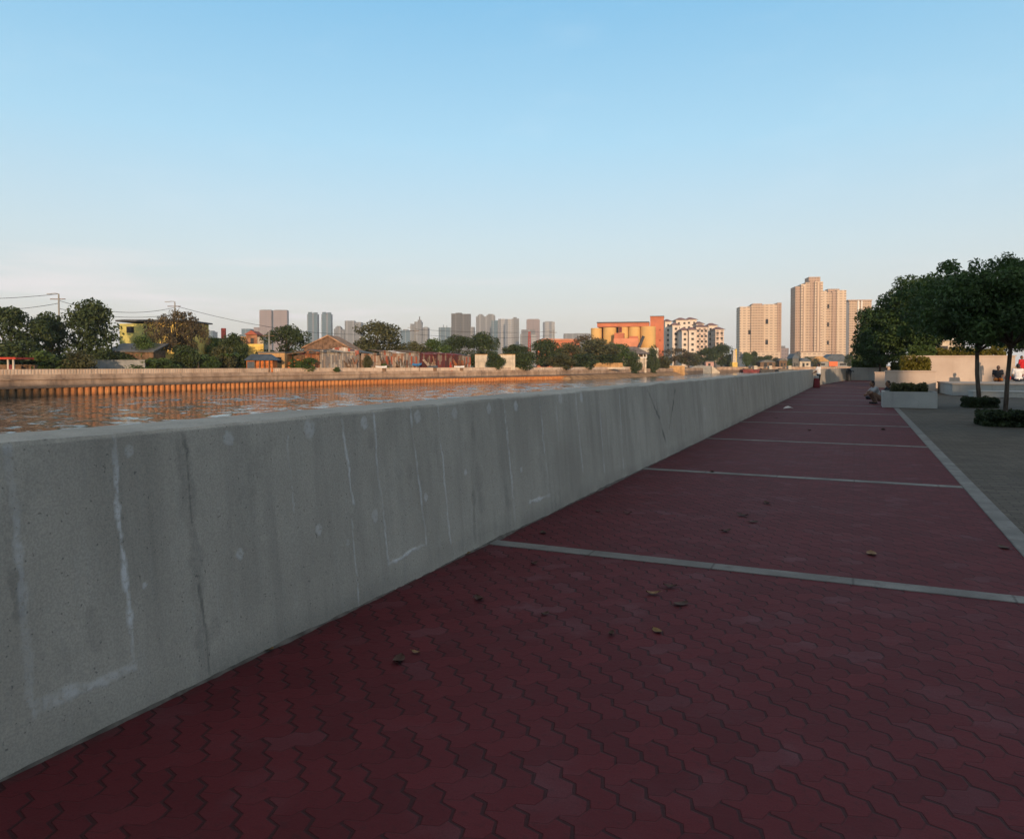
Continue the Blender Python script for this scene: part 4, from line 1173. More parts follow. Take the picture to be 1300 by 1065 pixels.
def tower(label, px0, px1, zc, yaw, blocks, cat="tower", name="tower", group=None, base=None):
    """blocks: (part, material, px0, px1, ytop, y front, y back [,ybase]) in photo px around the tower's own axis"""
    pm = (px0 + px1) / 2
    t, zc, u = put(name, label, cat, pm, 0, zc=zc, yaw=yaw, group=group)
    for b in blocks:
        part, mt, a, c, yt, f, g = b[:7]
        zb = (hz(b[7], zc) - FARG) if len(b) > 7 else 0.0
        MB().box((a - pm) * u, (c - pm) * u, f, g, zb, hz(yt, zc) - FARG).build(part, mt, t)
    return t, u
Z1 = 900
cr = math.cos
tower("square tan tower with three dark openings standing alone", 938, 991, Z1, -6, [
    ("left_wing", tan_l, 939.5, 953, 389.5, 1, 22), ("tower_body", tan_f, 953.01, 969, 387.5, -1.5, 24), ("right_wing", tan_l, 969.01, 990, 386.5, 0.5, 23),
    ("corner_pier", tan_d, 985.5, 990.6, 384.8, 0.0, 20), ("roof_block", tan_d, 956, 968, 385.3, 4, 20, 387.6),
    ("sky_garden", opn, 971.3, 974.3, 405.5, -0.6, 3, 411.5), ("sky_garden", opn, 950.2, 952.8, 419, 0.2, 4, 424.6), ("sky_garden", opn, 971.3, 974.3, 431.5, -0.6, 3, 437.5),
    ("podium", tan_l, 941, 988, 447, -6, 0.4)])
tower("tallest tan tower with stepped top and ribbed front", 1010, 1043, Z1 - 40, -8, [
    ("left_wing", tan_d, 1010, 1016.5, 363.5, 2, 26), ("left_bay", tan_l, 1016.51, 1022, 361, 0, 24), ("centre_left", tan_f, 1022.01, 1027.5, 358.6, 1.2, 26),
    ("rib", tan_d, 1019, 1020, 364, -0.8, 0.2), ("tower_core", tan_d, 1027.51, 1033, 357, 2.2, 28), ("roof_block", tan_d, 1027, 1041, 351.5, 5, 24, 359), ("centre_right", tan_l, 1033.01, 1043, 358.2, 0, 27),
    ("rib", tan_d, 1035.5, 1036.6, 359, -0.9, 0.2), ("rib", tan_d, 1039, 1040, 359, -0.9, 0.2),
    ("podium", tan_l, 1013, 1043, 447.5, -14, -0.2), ("podium_roof", tan_d, 1012, 1060, 446.3, -14.5, -.2, 447.2)], group="towers of the tall tan cluster")
tower("mid-height tan tower with a column of three dark openings", 1043, 1073, Z1 + 20, -8, [
    ("left_bay", tan_l, 1043.5, 1049.4, 369.5, 0.4, 25), ("tower_body", tan_f, 1049.41, 1056, 371.5, 2.0, 25), ("centre_bay", tan_d, 1056.01, 1061, 370.2, 1.0, 26), ("right_bay", tan_l, 1061.01, 1072.5, 368.8, -0.3, 26), ("roof_block", tan_d, 1052, 1066, 366.5, 6, 20, 371.4),
    ("sky_garden", opn, 1050.3, 1052.6, 386.5, 1.6, 4, 391.5), ("sky_garden", opn, 1050.3, 1052.6, 409.5, 1.6, 4, 414.5), ("sky_garden", opn, 1050.3, 1052.6, 432.5, 1.6, 4, 437.5)], group="towers of the tall tan cluster")
tower("pinkish tower with pale vertical strips, partly behind the big dark tree", 1074, 1107, Z1 + 60, -4, [
    ("left_bay", pale_f, 1074, 1078, 383.5, 1, 22), ("tower_body", tan_f, 1078.01, 1088, 382.3, 2, 24), ("white_strip", white, 1088.01, 1090.2, 382.0, 0.5, 5), ("centre_bay", tan_f, 1090.21, 1092.5, 382.4, 2, 22), ("white_strip", white, 1092.51, 1094, 382.0, 0.5, 5), ("right_bay", tan_f, 1094.01, 1105.5, 382, 1.4, 24), ("roof_parapet", tan_d, 1076, 1106, 380.8, 0.4, 25, 382)], group="towers of the tall tan cluster")

Z2 = 2400
SKG = "hazy skyline towers behind the far bank"
def sky(label, blocks, px0, px1, zc=Z2, yaw=0): return tower(label, px0, px1, zc, yaw, blocks, "tower", "skyline_tower", SKG)
D = 22
sky("pinkish slab tower, left one of the flat-topped twin pair", [("tower_body", pink_f, 330, 345, 394, 0, D), ("roof_parapet", grey_f, 331, 344, 393.3, 6, D - 6, 394)], 330, 345, yaw=3)
sky("pinkish slab tower, right one of the flat-topped twin pair", [("tower_body", pink_f, 347.6, 365, 394.2, 0, D), ("roof_parapet", grey_f, 349, 364, 393.5, 6, D - 6, 394.2)], 347.6, 365, yaw=3)
for a, c, lab in ((390.3, 403.3, "blue glass tower with a stepped crown, left one of the blue pair"), (408.3, 420.6, "blue glass tower with a stepped crown, right one of the blue pair")):
    sky(lab, [("tower_body", blue_f, a, c, 399.0, 0, D), ("crown_step", blue_f, a + .7, a + 5.2, 396.3, 4, D - 8, 399), ("crown_step", blue_f, c - 5.6, c - .9, 396.8, 4, D - 8, 399), ("light_fin", pale_f, a + 6.6, a + 8.6, 397.8, -2, 6)], a, c)
sky("small blue-grey tower with a domed top beside the blue pair", [("tower_body", grey_f, 424, 433.5, 417.5, 0, 40), ("side_wing", grey_f, 433.6, 437, 418.5, 4, 38), ("dome_step", grey_f, 425.5, 432, 415, 6, 34, 417.5), ("dome_step", grey_f, 427, 430.6, 413.8, 9, 30, 415)], 424, 437)
sky("squat hazy tower left of the huge dome tree", [("tower_body", grey_f, 438, 450, 407.3, 0, 26), ("side_wing", grey_f, 450.1, 458, 409, 6, 50)], 438, 458)
sky("hazy spired tower with stepped shoulders right of the huge dome tree", [("tower_body", grey_f, 521, 535.6, 411.3, 0, 26), ("upper_step", grey_f, 526, 535, 408.5, 5, 44, 411.3), ("upper_step", grey_f, 530, 534, 406, 10, 36, 408.5), ("spire", dark_f, 531.4, 532.6, 401.5, 18, 22, 406)], 521, 536)
sky("low hazy block left of the spired tower", [("tower_body", blue_f, 508, 521, 419.5, 0, 26), ("roof_block", grey_f, 511, 517, 418, 8, 40, 419.5)], 508, 521)
sky("slim hazy tower right of the spired tower", [("tower_body", grey_f, 536.4, 543.8, 416, 0, 40), ("roof_block", grey_f, 538, 542, 415, 8, 30, 416)], 536, 544)
sky("broad hazy block with rooftop masts left of the dark tower", [("tower_body", blue_f, 557, 572.6, 415.8, 0, 26), ("mast", dark_f, 562, 562.7, 412, 20, 23, 415.8), ("mast", dark_f, 566.3, 567, 413, 20, 23, 415.8)], 557, 573)
sky("dark grey twin-slab tower standing out darkest in the skyline", [("tower_body", dark_f, 573, 585, 398.2, 0, 26), ("right_slab", dark_f, 585.1, 597.4, 398.6, 5, 26), ("roof_block", dark_f, 578, 586, 397, 10, 44, 398.2), ("side_wing", grey_f, 597.5, 602, 415, 6, 50)], 573, 602, zc=2000)
sky("hazy block with twin arched tops right of the dark tower", [("tower_body", grey_f, 604.3, 628.6, 402, 0, 26), ("arched_top", grey_f, 606.5, 613.8, 400, 4, 50, 402), ("arched_top", grey_f, 608, 612.3, 399.0, 4, 50, 400), ("arched_top", grey_f, 617.5, 628, 400, 4, 50, 402), ("arched_top", grey_f, 619.5, 626, 398.8, 4, 50, 400)], 604, 629)
sky("blue-grey slab tower between the arched block and the pale tower", [("tower_body", blue_f, 624, 632, 407, 0, 26), ("right_slab", pale_f, 632.1, 641, 404.8, 6, 50)], 624, 641, zc=2250)
sky("pale white-ribbed tower pair left of the pinkish grey tower", [("tower_body", pale_f, 641.3, 649.5, 405.2, 0, 26), ("right_slab", grey_f, 649.6, 659, 404.6, 5, 50), ("roof_block", grey_f, 651.5, 656, 402.6, 12, 40, 404.6)], 641, 659, zc=2150)
sky("stepped grey block in front of the pinkish grey tower", [("tower_body", grey_f, 660.5, 673, 424, 0, 46), ("upper_step", grey_f, 662, 679.5, 418.3, 10, 50), ("white_slab", pale_f, 673.1, 681, 424.6, -3, 40)], 660, 681, zc=1900)
sky("pinkish grey tower rising behind the stepped block", [("tower_body", pink_f, 668.5, 685.2, 406, 0, 26), ("roof_parapet", pink_f, 670, 684, 405, 6, 50, 406)], 668, 685, zc=2500)
sky("grey-blue tower with white ribs above the long orange shed", [("tower_body", pale_f, 690, 704.2, 408.8, 0, 55), ("roof_block", grey_f, 692.5, 702, 408, 8, 45, 408.8)], 690, 704)
sky("low wide hazy block left of the silos", [("tower_body", grey_f, 716, 740, 423.5, 0, 26), ("right_slab", grey_f, 732, 752, 422.2, 62, 110)], 716, 752)
sky("tiny hazy tower left of the brick gable house", [("tower_body", blue_f, 262, 270.5, 421, 0, 40), ("roof_block", blue_f, 263.5, 269, 419.8, 8, 30, 421)], 262, 271)
sky("small hazy block just behind the brick gable house", [("tower_body", blue_f, 307, 318, 417.5, 0, 40), ("right_slab", pink_f, 322, 329, 415.5, 4, 40)], 307, 329)
sky("low hazy blocks seen between the two tan tower groups", [("tower_body", pink_f, 990.5, 1001, 442, 0, 26), ("right_slab", grey_f, 996, 1008, 446, 50, 90), ("roof_block", grey_f, 993, 999, 439, 10, 40, 442)], 990, 1008, zc=1500)

# ------------------------------------------------------------------ things beyond the river bend
ZB = bank_zc(1000) + 6
def shed_far(label, px0, px1, ye, yr, mt, rm, zo=8, name="riverside_shed"):
    pm = (px0 + px1) / 2
    t, zc, u = put(name, label, "shed", pm, zo)
    w2 = (px1 - px0) / 2 * u
    MB().box(-w2, w2, 0, 8, 0, hz(ye, zc) - FARG).build("wall", mt, t)
    MB().prism_y([(-w2 - .5, hz(ye, zc) - FARG), (w2 + .5, hz(ye, zc) - FARG), (w2 * .3, hz(yr, zc) - FARG), (-w2 * .3, hz(yr, zc) - FARG)], -.6, 8.6).build("roof", rm, t)
    MB().box(-w2 * .5, -w2 * .1, -.06, .04, 0.1, 2.6).build("door", glass, t)
    MB().box(w2 * .2, w2 * .6, -.06, .04, 1.2, 2.4).build("window", glass, t)
t, zc, u = put("yellow_pillar", "tall yellow bridge pillar stub standing at the river bend", "pillar", 933, 8)
MB().frustum((-3.2 * u, 2.6 * u, 0, 3), (-2.2 * u, 0.2 * u, 0, 3), 0, hz(444.5, zc) - FARG).build("pillar_shaft", pale, t)
MB().box(0.6 * u, 2.4 * u, 0.2, 2.4, 0, hz(443, zc) - FARG).build("side_shaft", yel, t)
MB().box(-3.6 * u, 2.8 * u, -.6, 3.4, 0, hz(460, zc) - FARG).build("base", yel, t)
t, zc, u = put("concrete_ramp", "grey sloping concrete ramp with pale steps running down to the water", "ramp", 893, 0.4)
MB().prism_y([(-24 * u, -2.6), (20 * u, -2.6), (14 * u, -0.6), (8 * u, 0.9), (-10 * u, 1.0), (-22 * u, -0.4)], -1.4, 4).build("ramp_slab", greyc, t)
st = MB()
for i in range(9):
    st.box((9 + i * 1.1) * u, (10.3 + i * 1.1) * u, -2.2, -1.41, -2.6, 0.8 - 0.33 * i)
st.build("steps", pale, t)
t, zc, u = put("orange_quay", "low orange-lit quay wall under the white flats", "wall", 855, 0.3)
MB().box(-20 * u, 14 * u, -0.3, 1.5, -3, 0.95).build("wall_panel", plas, t)
MB().box(-20 * u, 14 * u, -0.4, 1.6, 0.95, 1.1).build("coping", pale, t)
t, zc, u = put("pink_kiosk", "small pink kiosk beside the grey ramp", "kiosk", 901, 6)
MB().box(-5 * u, 5 * u, 0, 3, 0, hz(459.5, zc) - FARG).build("wall", plain("pink_paint", (0.50, 0.30, 0.26)), t)
MB().box(-5.6 * u, 5.6 * u, -.6, 3.4, hz(459.5, zc) - FARG, hz(458.6, zc) - FARG).build("roof", groof, t)
MB().box(-2 * u, 1 * u, -.06, .03, .2, 2.2).build("door", glass, t)
shed_far("pale domed market shed left of the square tower", 944, 954, 455, 449, white, groof, 40)
shed_far("white gabled shed at the foot of the square tower", 952, 965, 456, 450, white, white, 34)
shed_far("small brown shed under the square tower", 965, 984, 460, 457, wood, groof, 14)
shed_far("small brown shed between the two tan tower groups", 989, 999, 458, 455, wood, groof, 18)
shed_far("dark red shed at the left foot of the tall tower cluster", 1006, 1014, 455, 449, groof, broof, 20)
shed_far("pale blue shed below the tall tower cluster", 1015, 1029, 459, 454.5, pale, broof, 20)
shed_far("long shed with an ochre roof below the tall tower cluster", 1028, 1052, 459, 452.5, greyc, plas, 34)
shed_far("big dark grey domed hall right of the orange billboard", 1042, 1082, 459, 449.5, greyc, broof, 60)
t, zc, u = put("billboard", "blank orange billboard on posts above the bent end of the flood wall", "billboard", 1058, -0.0, zc=250, z=-0.06)
t.location.z = -2.2
MB().box(-5.4 * u, 5.4 * u, 0, 0.3, hz(464.8, zc) + 2.2, hz(459, zc) + 2.2).build("panel", plain("orange_panel", (0.75, 0.17, 0.07), 0.7, 0.08), t)
for s_ in (-3.6, 3.6): MB().tube([(s_ * u, 0.4, 0), (s_ * u, 0.4, hz(460, zc) + 2.2)], 0.12, 6).build("post", metal, t)
for px, wpx, lab, mt in ((952, 22, "rust-red barge moored left of the dark barges", dred), (972, 18, "dark barge moored below the square tower", black), (996, 20, "grey barge moored below the low hazy blocks", groof)):
    t, zc, u = put("barge", lab, "barge", px, -7, z=WATER_Z, group="barges moored at the river bend")
    l2 = wpx / 2 * u
    MB().prism_y([(-l2, 1.5), (-l2 * .86, -0.3), (l2 * .86, -0.3), (l2, 1.7)], -2.5, 2.5).build("hull", mt, t)
    MB().box(l2 * .35, l2 * .75, -1.6, 1.6, 1.5, 3.6).build("cabin", pale, t)
    MB().box(-l2 * .7, l2 * .2, -1.9, 1.9, 1.5, 2.1).build("cargo_hatch", wood, t)

# ------------------------------------------------------------------ utility poles and wires
def pole(label, px, zc, ytop, arm=True):
    x, y = at(px, zc)
    t = thing("utility_pole", label, "pole", (x, y, FARG), PSI, "utility poles behind the far bank")
    h = hz(ytop, zc) - FARG
    MB().tube([(0, 0, 0), (0, 0, h)], [0.17, 0.11], 8).build("shaft", greyc, t)
    if arm:
        MB().box(-1.3, 1.0, -0.06, 0.06, h - 3.4 * 0.25, h - 3.4 * 0.25 + 0.12).build("crossarm", wood, t)
        MB().tube([(0, 0, h), (-0.5, 0, h + .1), (-1.2, 0, h + 0.02)], 0.06, 6).build("lamp_arm", metal, t)
        MB().box(-1.75, -1.1, -.12, .12, h - .06, h + .05).build("lamp_head", metal, t)
    return Vector((x, y, FARG + h))
pz1, pz2, pz3, pz4 = bank_zc(76) + 22, bank_zc(223) + 26, bank_zc(527) + 30, bank_zc(703) + 40
T1 = pole("tall utility pole with a lamp arm among the dark left trees", 76, pz1, 373.5)
T2 = pole("utility pole with a lamp arm behind the sparse brown tree", 223, pz2, 383.5)
T3 = pole("thin utility pole right of the spired tower", 527, pz3, 416)
T4 = pole("thin utility pole before the grey-blue ribbed tower", 703, pz4, 419, True)
pole("short lamp post against the round green tree", 342, bank_zc(342) + 14, 421)
x_, y_ = at(-70, pz1 - 6); T0 = Vector((x_, y_, hz(384, pz1)))
def wire(label, a, b, drop, sag_):
    p = []
    for i in range(17):
        s_ = i / 16; q = a.lerp(b, s_); q.z += -drop - sag_ * 4 * s_ * (1 - s_); p.append(q)
    o = MB().tube(p, 0.035, 4).build("power_line", black); tag(o, label, "wire", "overhead power lines across the bank")
wire("upper power line running left from the tallest pole out of view", T0, T1, 0.0, 0.3)
wire("lower power line running left from the tallest pole", T0, T1, 1.4, 0.6)
wire("upper power line between the two lamp-armed poles", T1, T2, 1.0, 1.3)
wire("lower power line between the two lamp-armed poles", T1, T2, 2.2, 0.9)
wire("long sagging power line from the sparse tree's pole past twin towers", T2, T3, 0.7, 2.6)
wire("power line crossing in front of the dark grey twin-slab tower", T3, T4, 0.4, 0.6)
wire("lower power line crossing in front of the grey towers", T3, T4, 1.6, 0.9)

# ------------------------------------------------------------------ right side of the walkway: planters, walls, hedges
pw = M("planter_concrete", 0.85, 0.25)
a1 = pw.noise(0.8, 5.0); a2 = pw.noise(1.0, 4.0, vec=pw.scaled(5, 5, 0.5)); a3 = pw.noise(60.0, 2.0)
pc = pw.mix(a1.smooth(0.3, 0.7), (0.33, 0.335, 0.325), (0.44, 0.44, 0.42))
pc = pw.mix(a2.smooth(0.5, 0.75) * 0.35, pc, (0.22, 0.22, 0.21)); pw.color(pw.mix(a3.smooth(.4, .7) * .2, pc, (.25, .25, .24))); pw.bump(a3, .2, .005)
bw = M("beige_render", 0.9, 0.2)
a1 = bw.noise(0.5, 5.0); a2 = bw.noise(1.0, 4.0, vec=bw.scaled(3, 3, 0.4)); a3 = bw.noise(40.0, 2.0)
pc = bw.mix(a1.smooth(0.3, 0.7), (0.46, 0.36, 0.29), (0.56, 0.46, 0.38)); pc = bw.mix(a2.smooth(.5, .8) * .3, pc, (.32, .25, .2)); bw.color(pc); bw.bump(a3, .2, .005)

def hedge_box(parent, x0, x1, y0, y1, z0, z1, n, size, mat, seed, name="foliage", rough=0.06):
    r = np.random.default_rng(seed)
    cl = []
    nx2 = max(2, int((x1 - x0) / 0.14)); ny2 = max(2, int((y1 - y0) / 0.14)); nz2 = max(2, int((z1 - z0) / 0.16))
    for i in range(nx2):
        for j in range(ny2):
            for k_ in range(nz2):
                cl.append((x0 + (x1 - x0) * (i + .5) / nx2 + r.normal() * .02, y0 + (y1 - y0) * (j + .5) / ny2 + r.normal() * .02, z0 + (z1 - z0) * (k_ + .5) / nz2 + r.normal() * rough,
                           .11, .11, .10))
    return link(name, leaf_mesh(name, cl, n, size, mat, seed), parent)

t = thing("planter_box", "white concrete planter with a clipped dark hedge at the end of the kerb", "planter", (0.86, 30.0, 0))
MB().box(0, 1.72, 0, 0.10, 0, 0.57).box(0, 1.72, 1.4, 1.5, 0, 0.57).box(0, 0.10, 0.101, 1.399, 0, 0.57).box(1.62, 1.72, 0.101, 1.399, 0, 0.57).build("box_walls", pw.m, t)
MB().box(0.10, 1.62, 0.10, 1.40, 0, 0.48).build("soil", gm.m, t)
hedge_box(t, 0.33, 1.42, 0.2, 1.3, 0.46, 0.80, 9000, 0.035, LM['olive'], 61)

t = thing("stepped_planter", "waist-high beige planter half in sunlight with a yellow-green bush", "planter", (1.5, 46.9, 0))
MB().box(0, 2.45, 0, 1.6, 0, 1.15).build("box_walls", bw.m, t, bevel=0.02)
MB().box(-0.04, 2.49, -.04, 1.64, 1.15, 1.22).build("coping", bw.m, t)
hedge_box(t, 0.75, 2.2, 0.3, 1.3, 1.2, 1.85, 7000, 0.05, LM['yellow'], 62, rough=0.12)
t = thing("low_planter_wall", "low pale wall running left from the sunlit stepped planter", "wall", (1.5, 52.5, 0))
MB().box(-0.35, 1.7, 4.9, 5.3, 0, 1.0).build("wall_panel", bw.m, t)
MB().box(-0.39, 1.74, 4.86, 5.34, 1.0, 1.06).build("coping", bw.m, t)

t = thing("plaza_wall", "tall sunlit beige plaza wall carrying yellow-green plants behind the tree trunks", "wall", (2.95, 56.4, 0), R(6))
MB().box(0, 6.3, 0, 1.4, 0, 2.08).build("wall_panel", bw.m, t, bevel=0.02)
MB().box(-0.05, 6.35, -.05, 1.45, 2.08, 2.15).build("coping", bw.m, t)
hedge_box(t, 1.9, 5.9, 0.25, 1.1, 2.1, 2.5, 8000, 0.06, LM['yellow'], 63, rough=0.14)
hedge_box(t, 0.3, 1.9, 0.3, 1.1, 2.1, 2.65, 4000, 0.07, LM['green'], 64, rough=0.16)

t = thing("end_planter", "grey planter wall closing the far end of the red walkway, topped with a green hedge", "planter", (-0.55, 83.3, 0))
MB().box(0, 3.35, 0, 2.0, 0, 1.22).build("box_walls", pw.m, t, bevel=0.02)
MB().box(-.04, 3.39, -.04, 2.04, 1.22, 1.30).build("coping", pw.m, t)
hedge_box(t, 0.15, 3.2, 0.2, 1.7, 1.28, 1.85, 9000, 0.06, LM['green'], 65, rough=0.12)
t = thing("corner_planter", "low grey planter wall beyond the stepped planter with dark shrubs", "planter", (2.95, 82.0, 0))
MB().box(0, 2.6, 0, 2.0, 0, 0.85).build("box_walls", pw.m, t, bevel=0.02)
hedge_box(t, 0.15, 2.4, 0.2, 1.7, 0.85, 1.7, 6000, 0.08, LM['dark'], 66, rough=0.15)

# platform, step
t = thing("stone_platform", "low pale concrete platform on which the group of people rests", "platform", (4.35, 43.2, 0), R(3))
MB().box(0, 12, 0, 4.6, 0, 0.56).build("platform_body", pw.m, t, bevel=0.015)
MB().box(-0.04, 12.04, -0.05, 4.65, 0.56, 0.62).build("top_slab", bw.m, t)
t = thing("stone_step", "short concrete step in front of the pale platform", "step", (5.0, 41.1, 0), R(3))
MB().box(0, 2.6, 0, 1.2, 0, 0.26).build("step_body", pw.m, t, bevel=0.015)
MB().box(-.03, 2.63, -.03, 1.23, .26, .30).build("tread", pw.m, t)

# ------------------------------------------------------------------ shade trees on the plaza
def shade_tree(label, x, y, h, rad, zlow, seed, n, size, trunk_r, mat='near', lean=0.05, flat=0.35, nl=12, off=(0, 0)):
    t = thing("shade_tree", label, "tree", (x, y, 0), 0, "shade trees on the plaza")
    r = random.Random(seed); cl = []
    cz = (h + zlow) / 2; ch = (h - zlow) / 2
    for i in range(54):
        a = r.random() * 6.283; u_ = r.random() ** 0.55
        R_ = rad * 0.24 * r.uniform(0.6, 1.3)
        zz = r.uniform(-1, 1) * (1 - 0.45 * u_ * u_)
        cl.append((off[0] + math.cos(a) * u_ * (rad - R_ * .8), off[1] + math.sin(a) * u_ * (rad - R_ * .8), cz + zz * (ch - R_ * .5) + 0.1 * ch * (1 - u_), R_ * 1.2, R_ * 1.2, R_ * .75))
    # sprigs that break the outline
    for i in range(40):
        a = r.random() * 6.283; e = r.uniform(-.5, 1.0)
        k_ = math.sqrt(max(0.1, 1 - e * e * .8)); q = rad * 0.055 * r.uniform(.7, 1.6)
        cl.append((off[0] + math.cos(a) * rad * k_ * 1.0, off[1] + math.sin(a) * rad * k_ * 1.0, cz + ch * e * 1.02, q * 1.2, q * 1.2, q))
    link("crown", leaf_mesh("crown", cl, int(n * 1.45), size, LM[mat], seed, flat=0.5, fill=0.3, droop=flat), t)
    limbs(cl[:54], zlow + ch * .35, trunk_r, seed, nl, lean=lean).build("trunk", bark.m, t, True)
    return t
X1, Y1 = at(1276, 18.8); X2, Y2 = at(1244, 27.0)
shade_tree("nearest shade tree whose trunk rises from the larger square hedge", X1, Y1, 4.15, 1.85, 1.72, 71, 20000, 0.048, 0.055, lean=0.12)
shade_tree("taller shade tree with a slim trunk rising from the smaller square hedge", X2, Y2, 5.15, 2.75, 1.80, 72, 24000, 0.056, 0.075, lean=-0.1)
X3, Y3 = at(1154, 60); X4, Y4 = at(1116, 74); X5, Y5 = at(1190, 50)
shade_tree("big dark spreading tree with forked branches behind the stepped planter", X3, Y3, 7.0, 3.7, 2.3, 73, 24000, 0.095, 0.17, lean=0.3, nl=16)
shade_tree("low dark tree leaning over the end planter's green hedge", X4, Y4, 5.6, 2.6, 1.2, 74, 16000, 0.10, 0.12)
shade_tree("tall tree behind the plaza wall bridging the two dark crowns", X5, Y5 + 10, 8.6, 3.4, 3.0, 75, 20000, 0.10, 0.15)
X6, Y6 = at(1278, 46)
shade_tree("dark tree behind the seated group with low hanging branches", 11.6, 62.0, 6.4, 3.5, 1.9, 76, 14000, 0.10, 0.15)
X7, Y7 = at(1094, 84)
t = far_tree("garden_bush", "low dark bush behind the green hedge of the end planter", "bush", 1096, 30, 432, None, 0, 'bush_dark', "plaza bushes", zc=88)
t.location.z = 0.0

for lab, x, y, w_, h_, seed in (("larger square clipped hedge around the nearest tree trunk", X1, Y1, 1.22, 0.40, 81), ("smaller square clipped hedge around the slim-trunked tree", X2, Y2, 1.12, 0.37, 82)):
    t = thing("clipped_hedge", lab, "hedge", (x, y, 0), R(4), "square hedges round the plaza trees")
    hedge_box(t, -w_ / 2 + .06, w_ / 2 - .06, -w_ / 2 + .06, w_ / 2 - .06, -0.05, h_ - .03, 15000, 0.032, LM['hedge'], seed, rough=0.02)
    MB().box(-w_ / 2 + .2, w_ / 2 - .2, -w_ / 2 + .2, w_ / 2 - .2, 0, 0.05).build("soil_bed", gm.m, t)

# pale house and car-like shapes glimpsed through the trees
t, zc, u = put("plaza_house", "pale house with a gabled end glimpsed between tree crown and plaza wall", "house", 1200, 0, zc=112, yaw=-10, z=0.0)
MB().box(-3.2, 2.4, 0, 6, 0, 5.2).build("wall", pale, t)
MB().prism_y([(-3.6, 5.2), (2.8, 5.2), (-.4, 6.9)], -.5, 6.5).build("roof", white, t)
MB().box(-1.2, .3, -.05, .05, 3.0, 4.4).build("window", glass, t)
MB().box(1.2, 2.0, -.05, .05, 2.4, 4.4).build("window", glass, t)

# unseen blocks added behind the viewer, placed and sized to cast the foreground shade
def qs(q, s): return (q * math.cos(SUN_A) - s * math.sin(SUN_A), q * math.sin(SUN_A) + s * math.cos(SUN_A))
def back_block(label, q0, q1, s0, s1, h):
    x, y = qs((q0 + q1) / 2, (s0 + s1) / 2)
    t = thing("shadow_caster", label, "building", (x, y, -0.06), SUN_A, "unseen shadow casters added behind the viewer")
    a = (q1 - q0) / 2; b = (s1 - s0) / 2
    MB().box(-a, a, -b, b, 0, h).build("wall", greyc, t)
    MB().box(-a - .2, a + .2, -b - .2, b + .2, h, h + .4).build("roof", groof, t)
    for i in range(int(a / 3)):
        xx = -a + 3 + i * 6
        if xx + 2 < a:
            for z_ in (1.2, 5.2, 9.2): MB().box(xx, xx + 2, b, b + .06, z_, z_ + 1.6).build("window", glass, t)
back_block("long grey unseen block added behind the viewer to shade the red walkway", -14, 24.2, -62, -45, 15.5)
back_block("low grey unseen block added behind the viewer to shade the platform front", 24.5, 44, -62, -45, 8.9)
back_block("farther grey unseen block added behind the viewer to shade the left sheet piles", -82, -49, -165, -150, 23.5)

# ------------------------------------------------------------------ people
SKIN = plain("skin", (0.22, 0.115, 0.07), 0.6, 0.1, 6.0)
HAIR = plain("black_hair", (0.012, 0.010, 0.010), 0.5, 0.2, 20.0)
def cloth(name, c): return plain(name, c, 0.9, 0.15, 6.0)
def remesh(mb, name, mat, parent, vox=0.014):
    o = mb.build(name, mat, parent)
    m = o.modifiers.new("union", 'REMESH'); m.mode = 'VOXEL'; m.voxel_size = vox; m.use_smooth_shade = True
    s_ = o.modifiers.new("smooth", 'SMOOTH'); s_.factor = 0.5; s_.iterations = 3
    return o

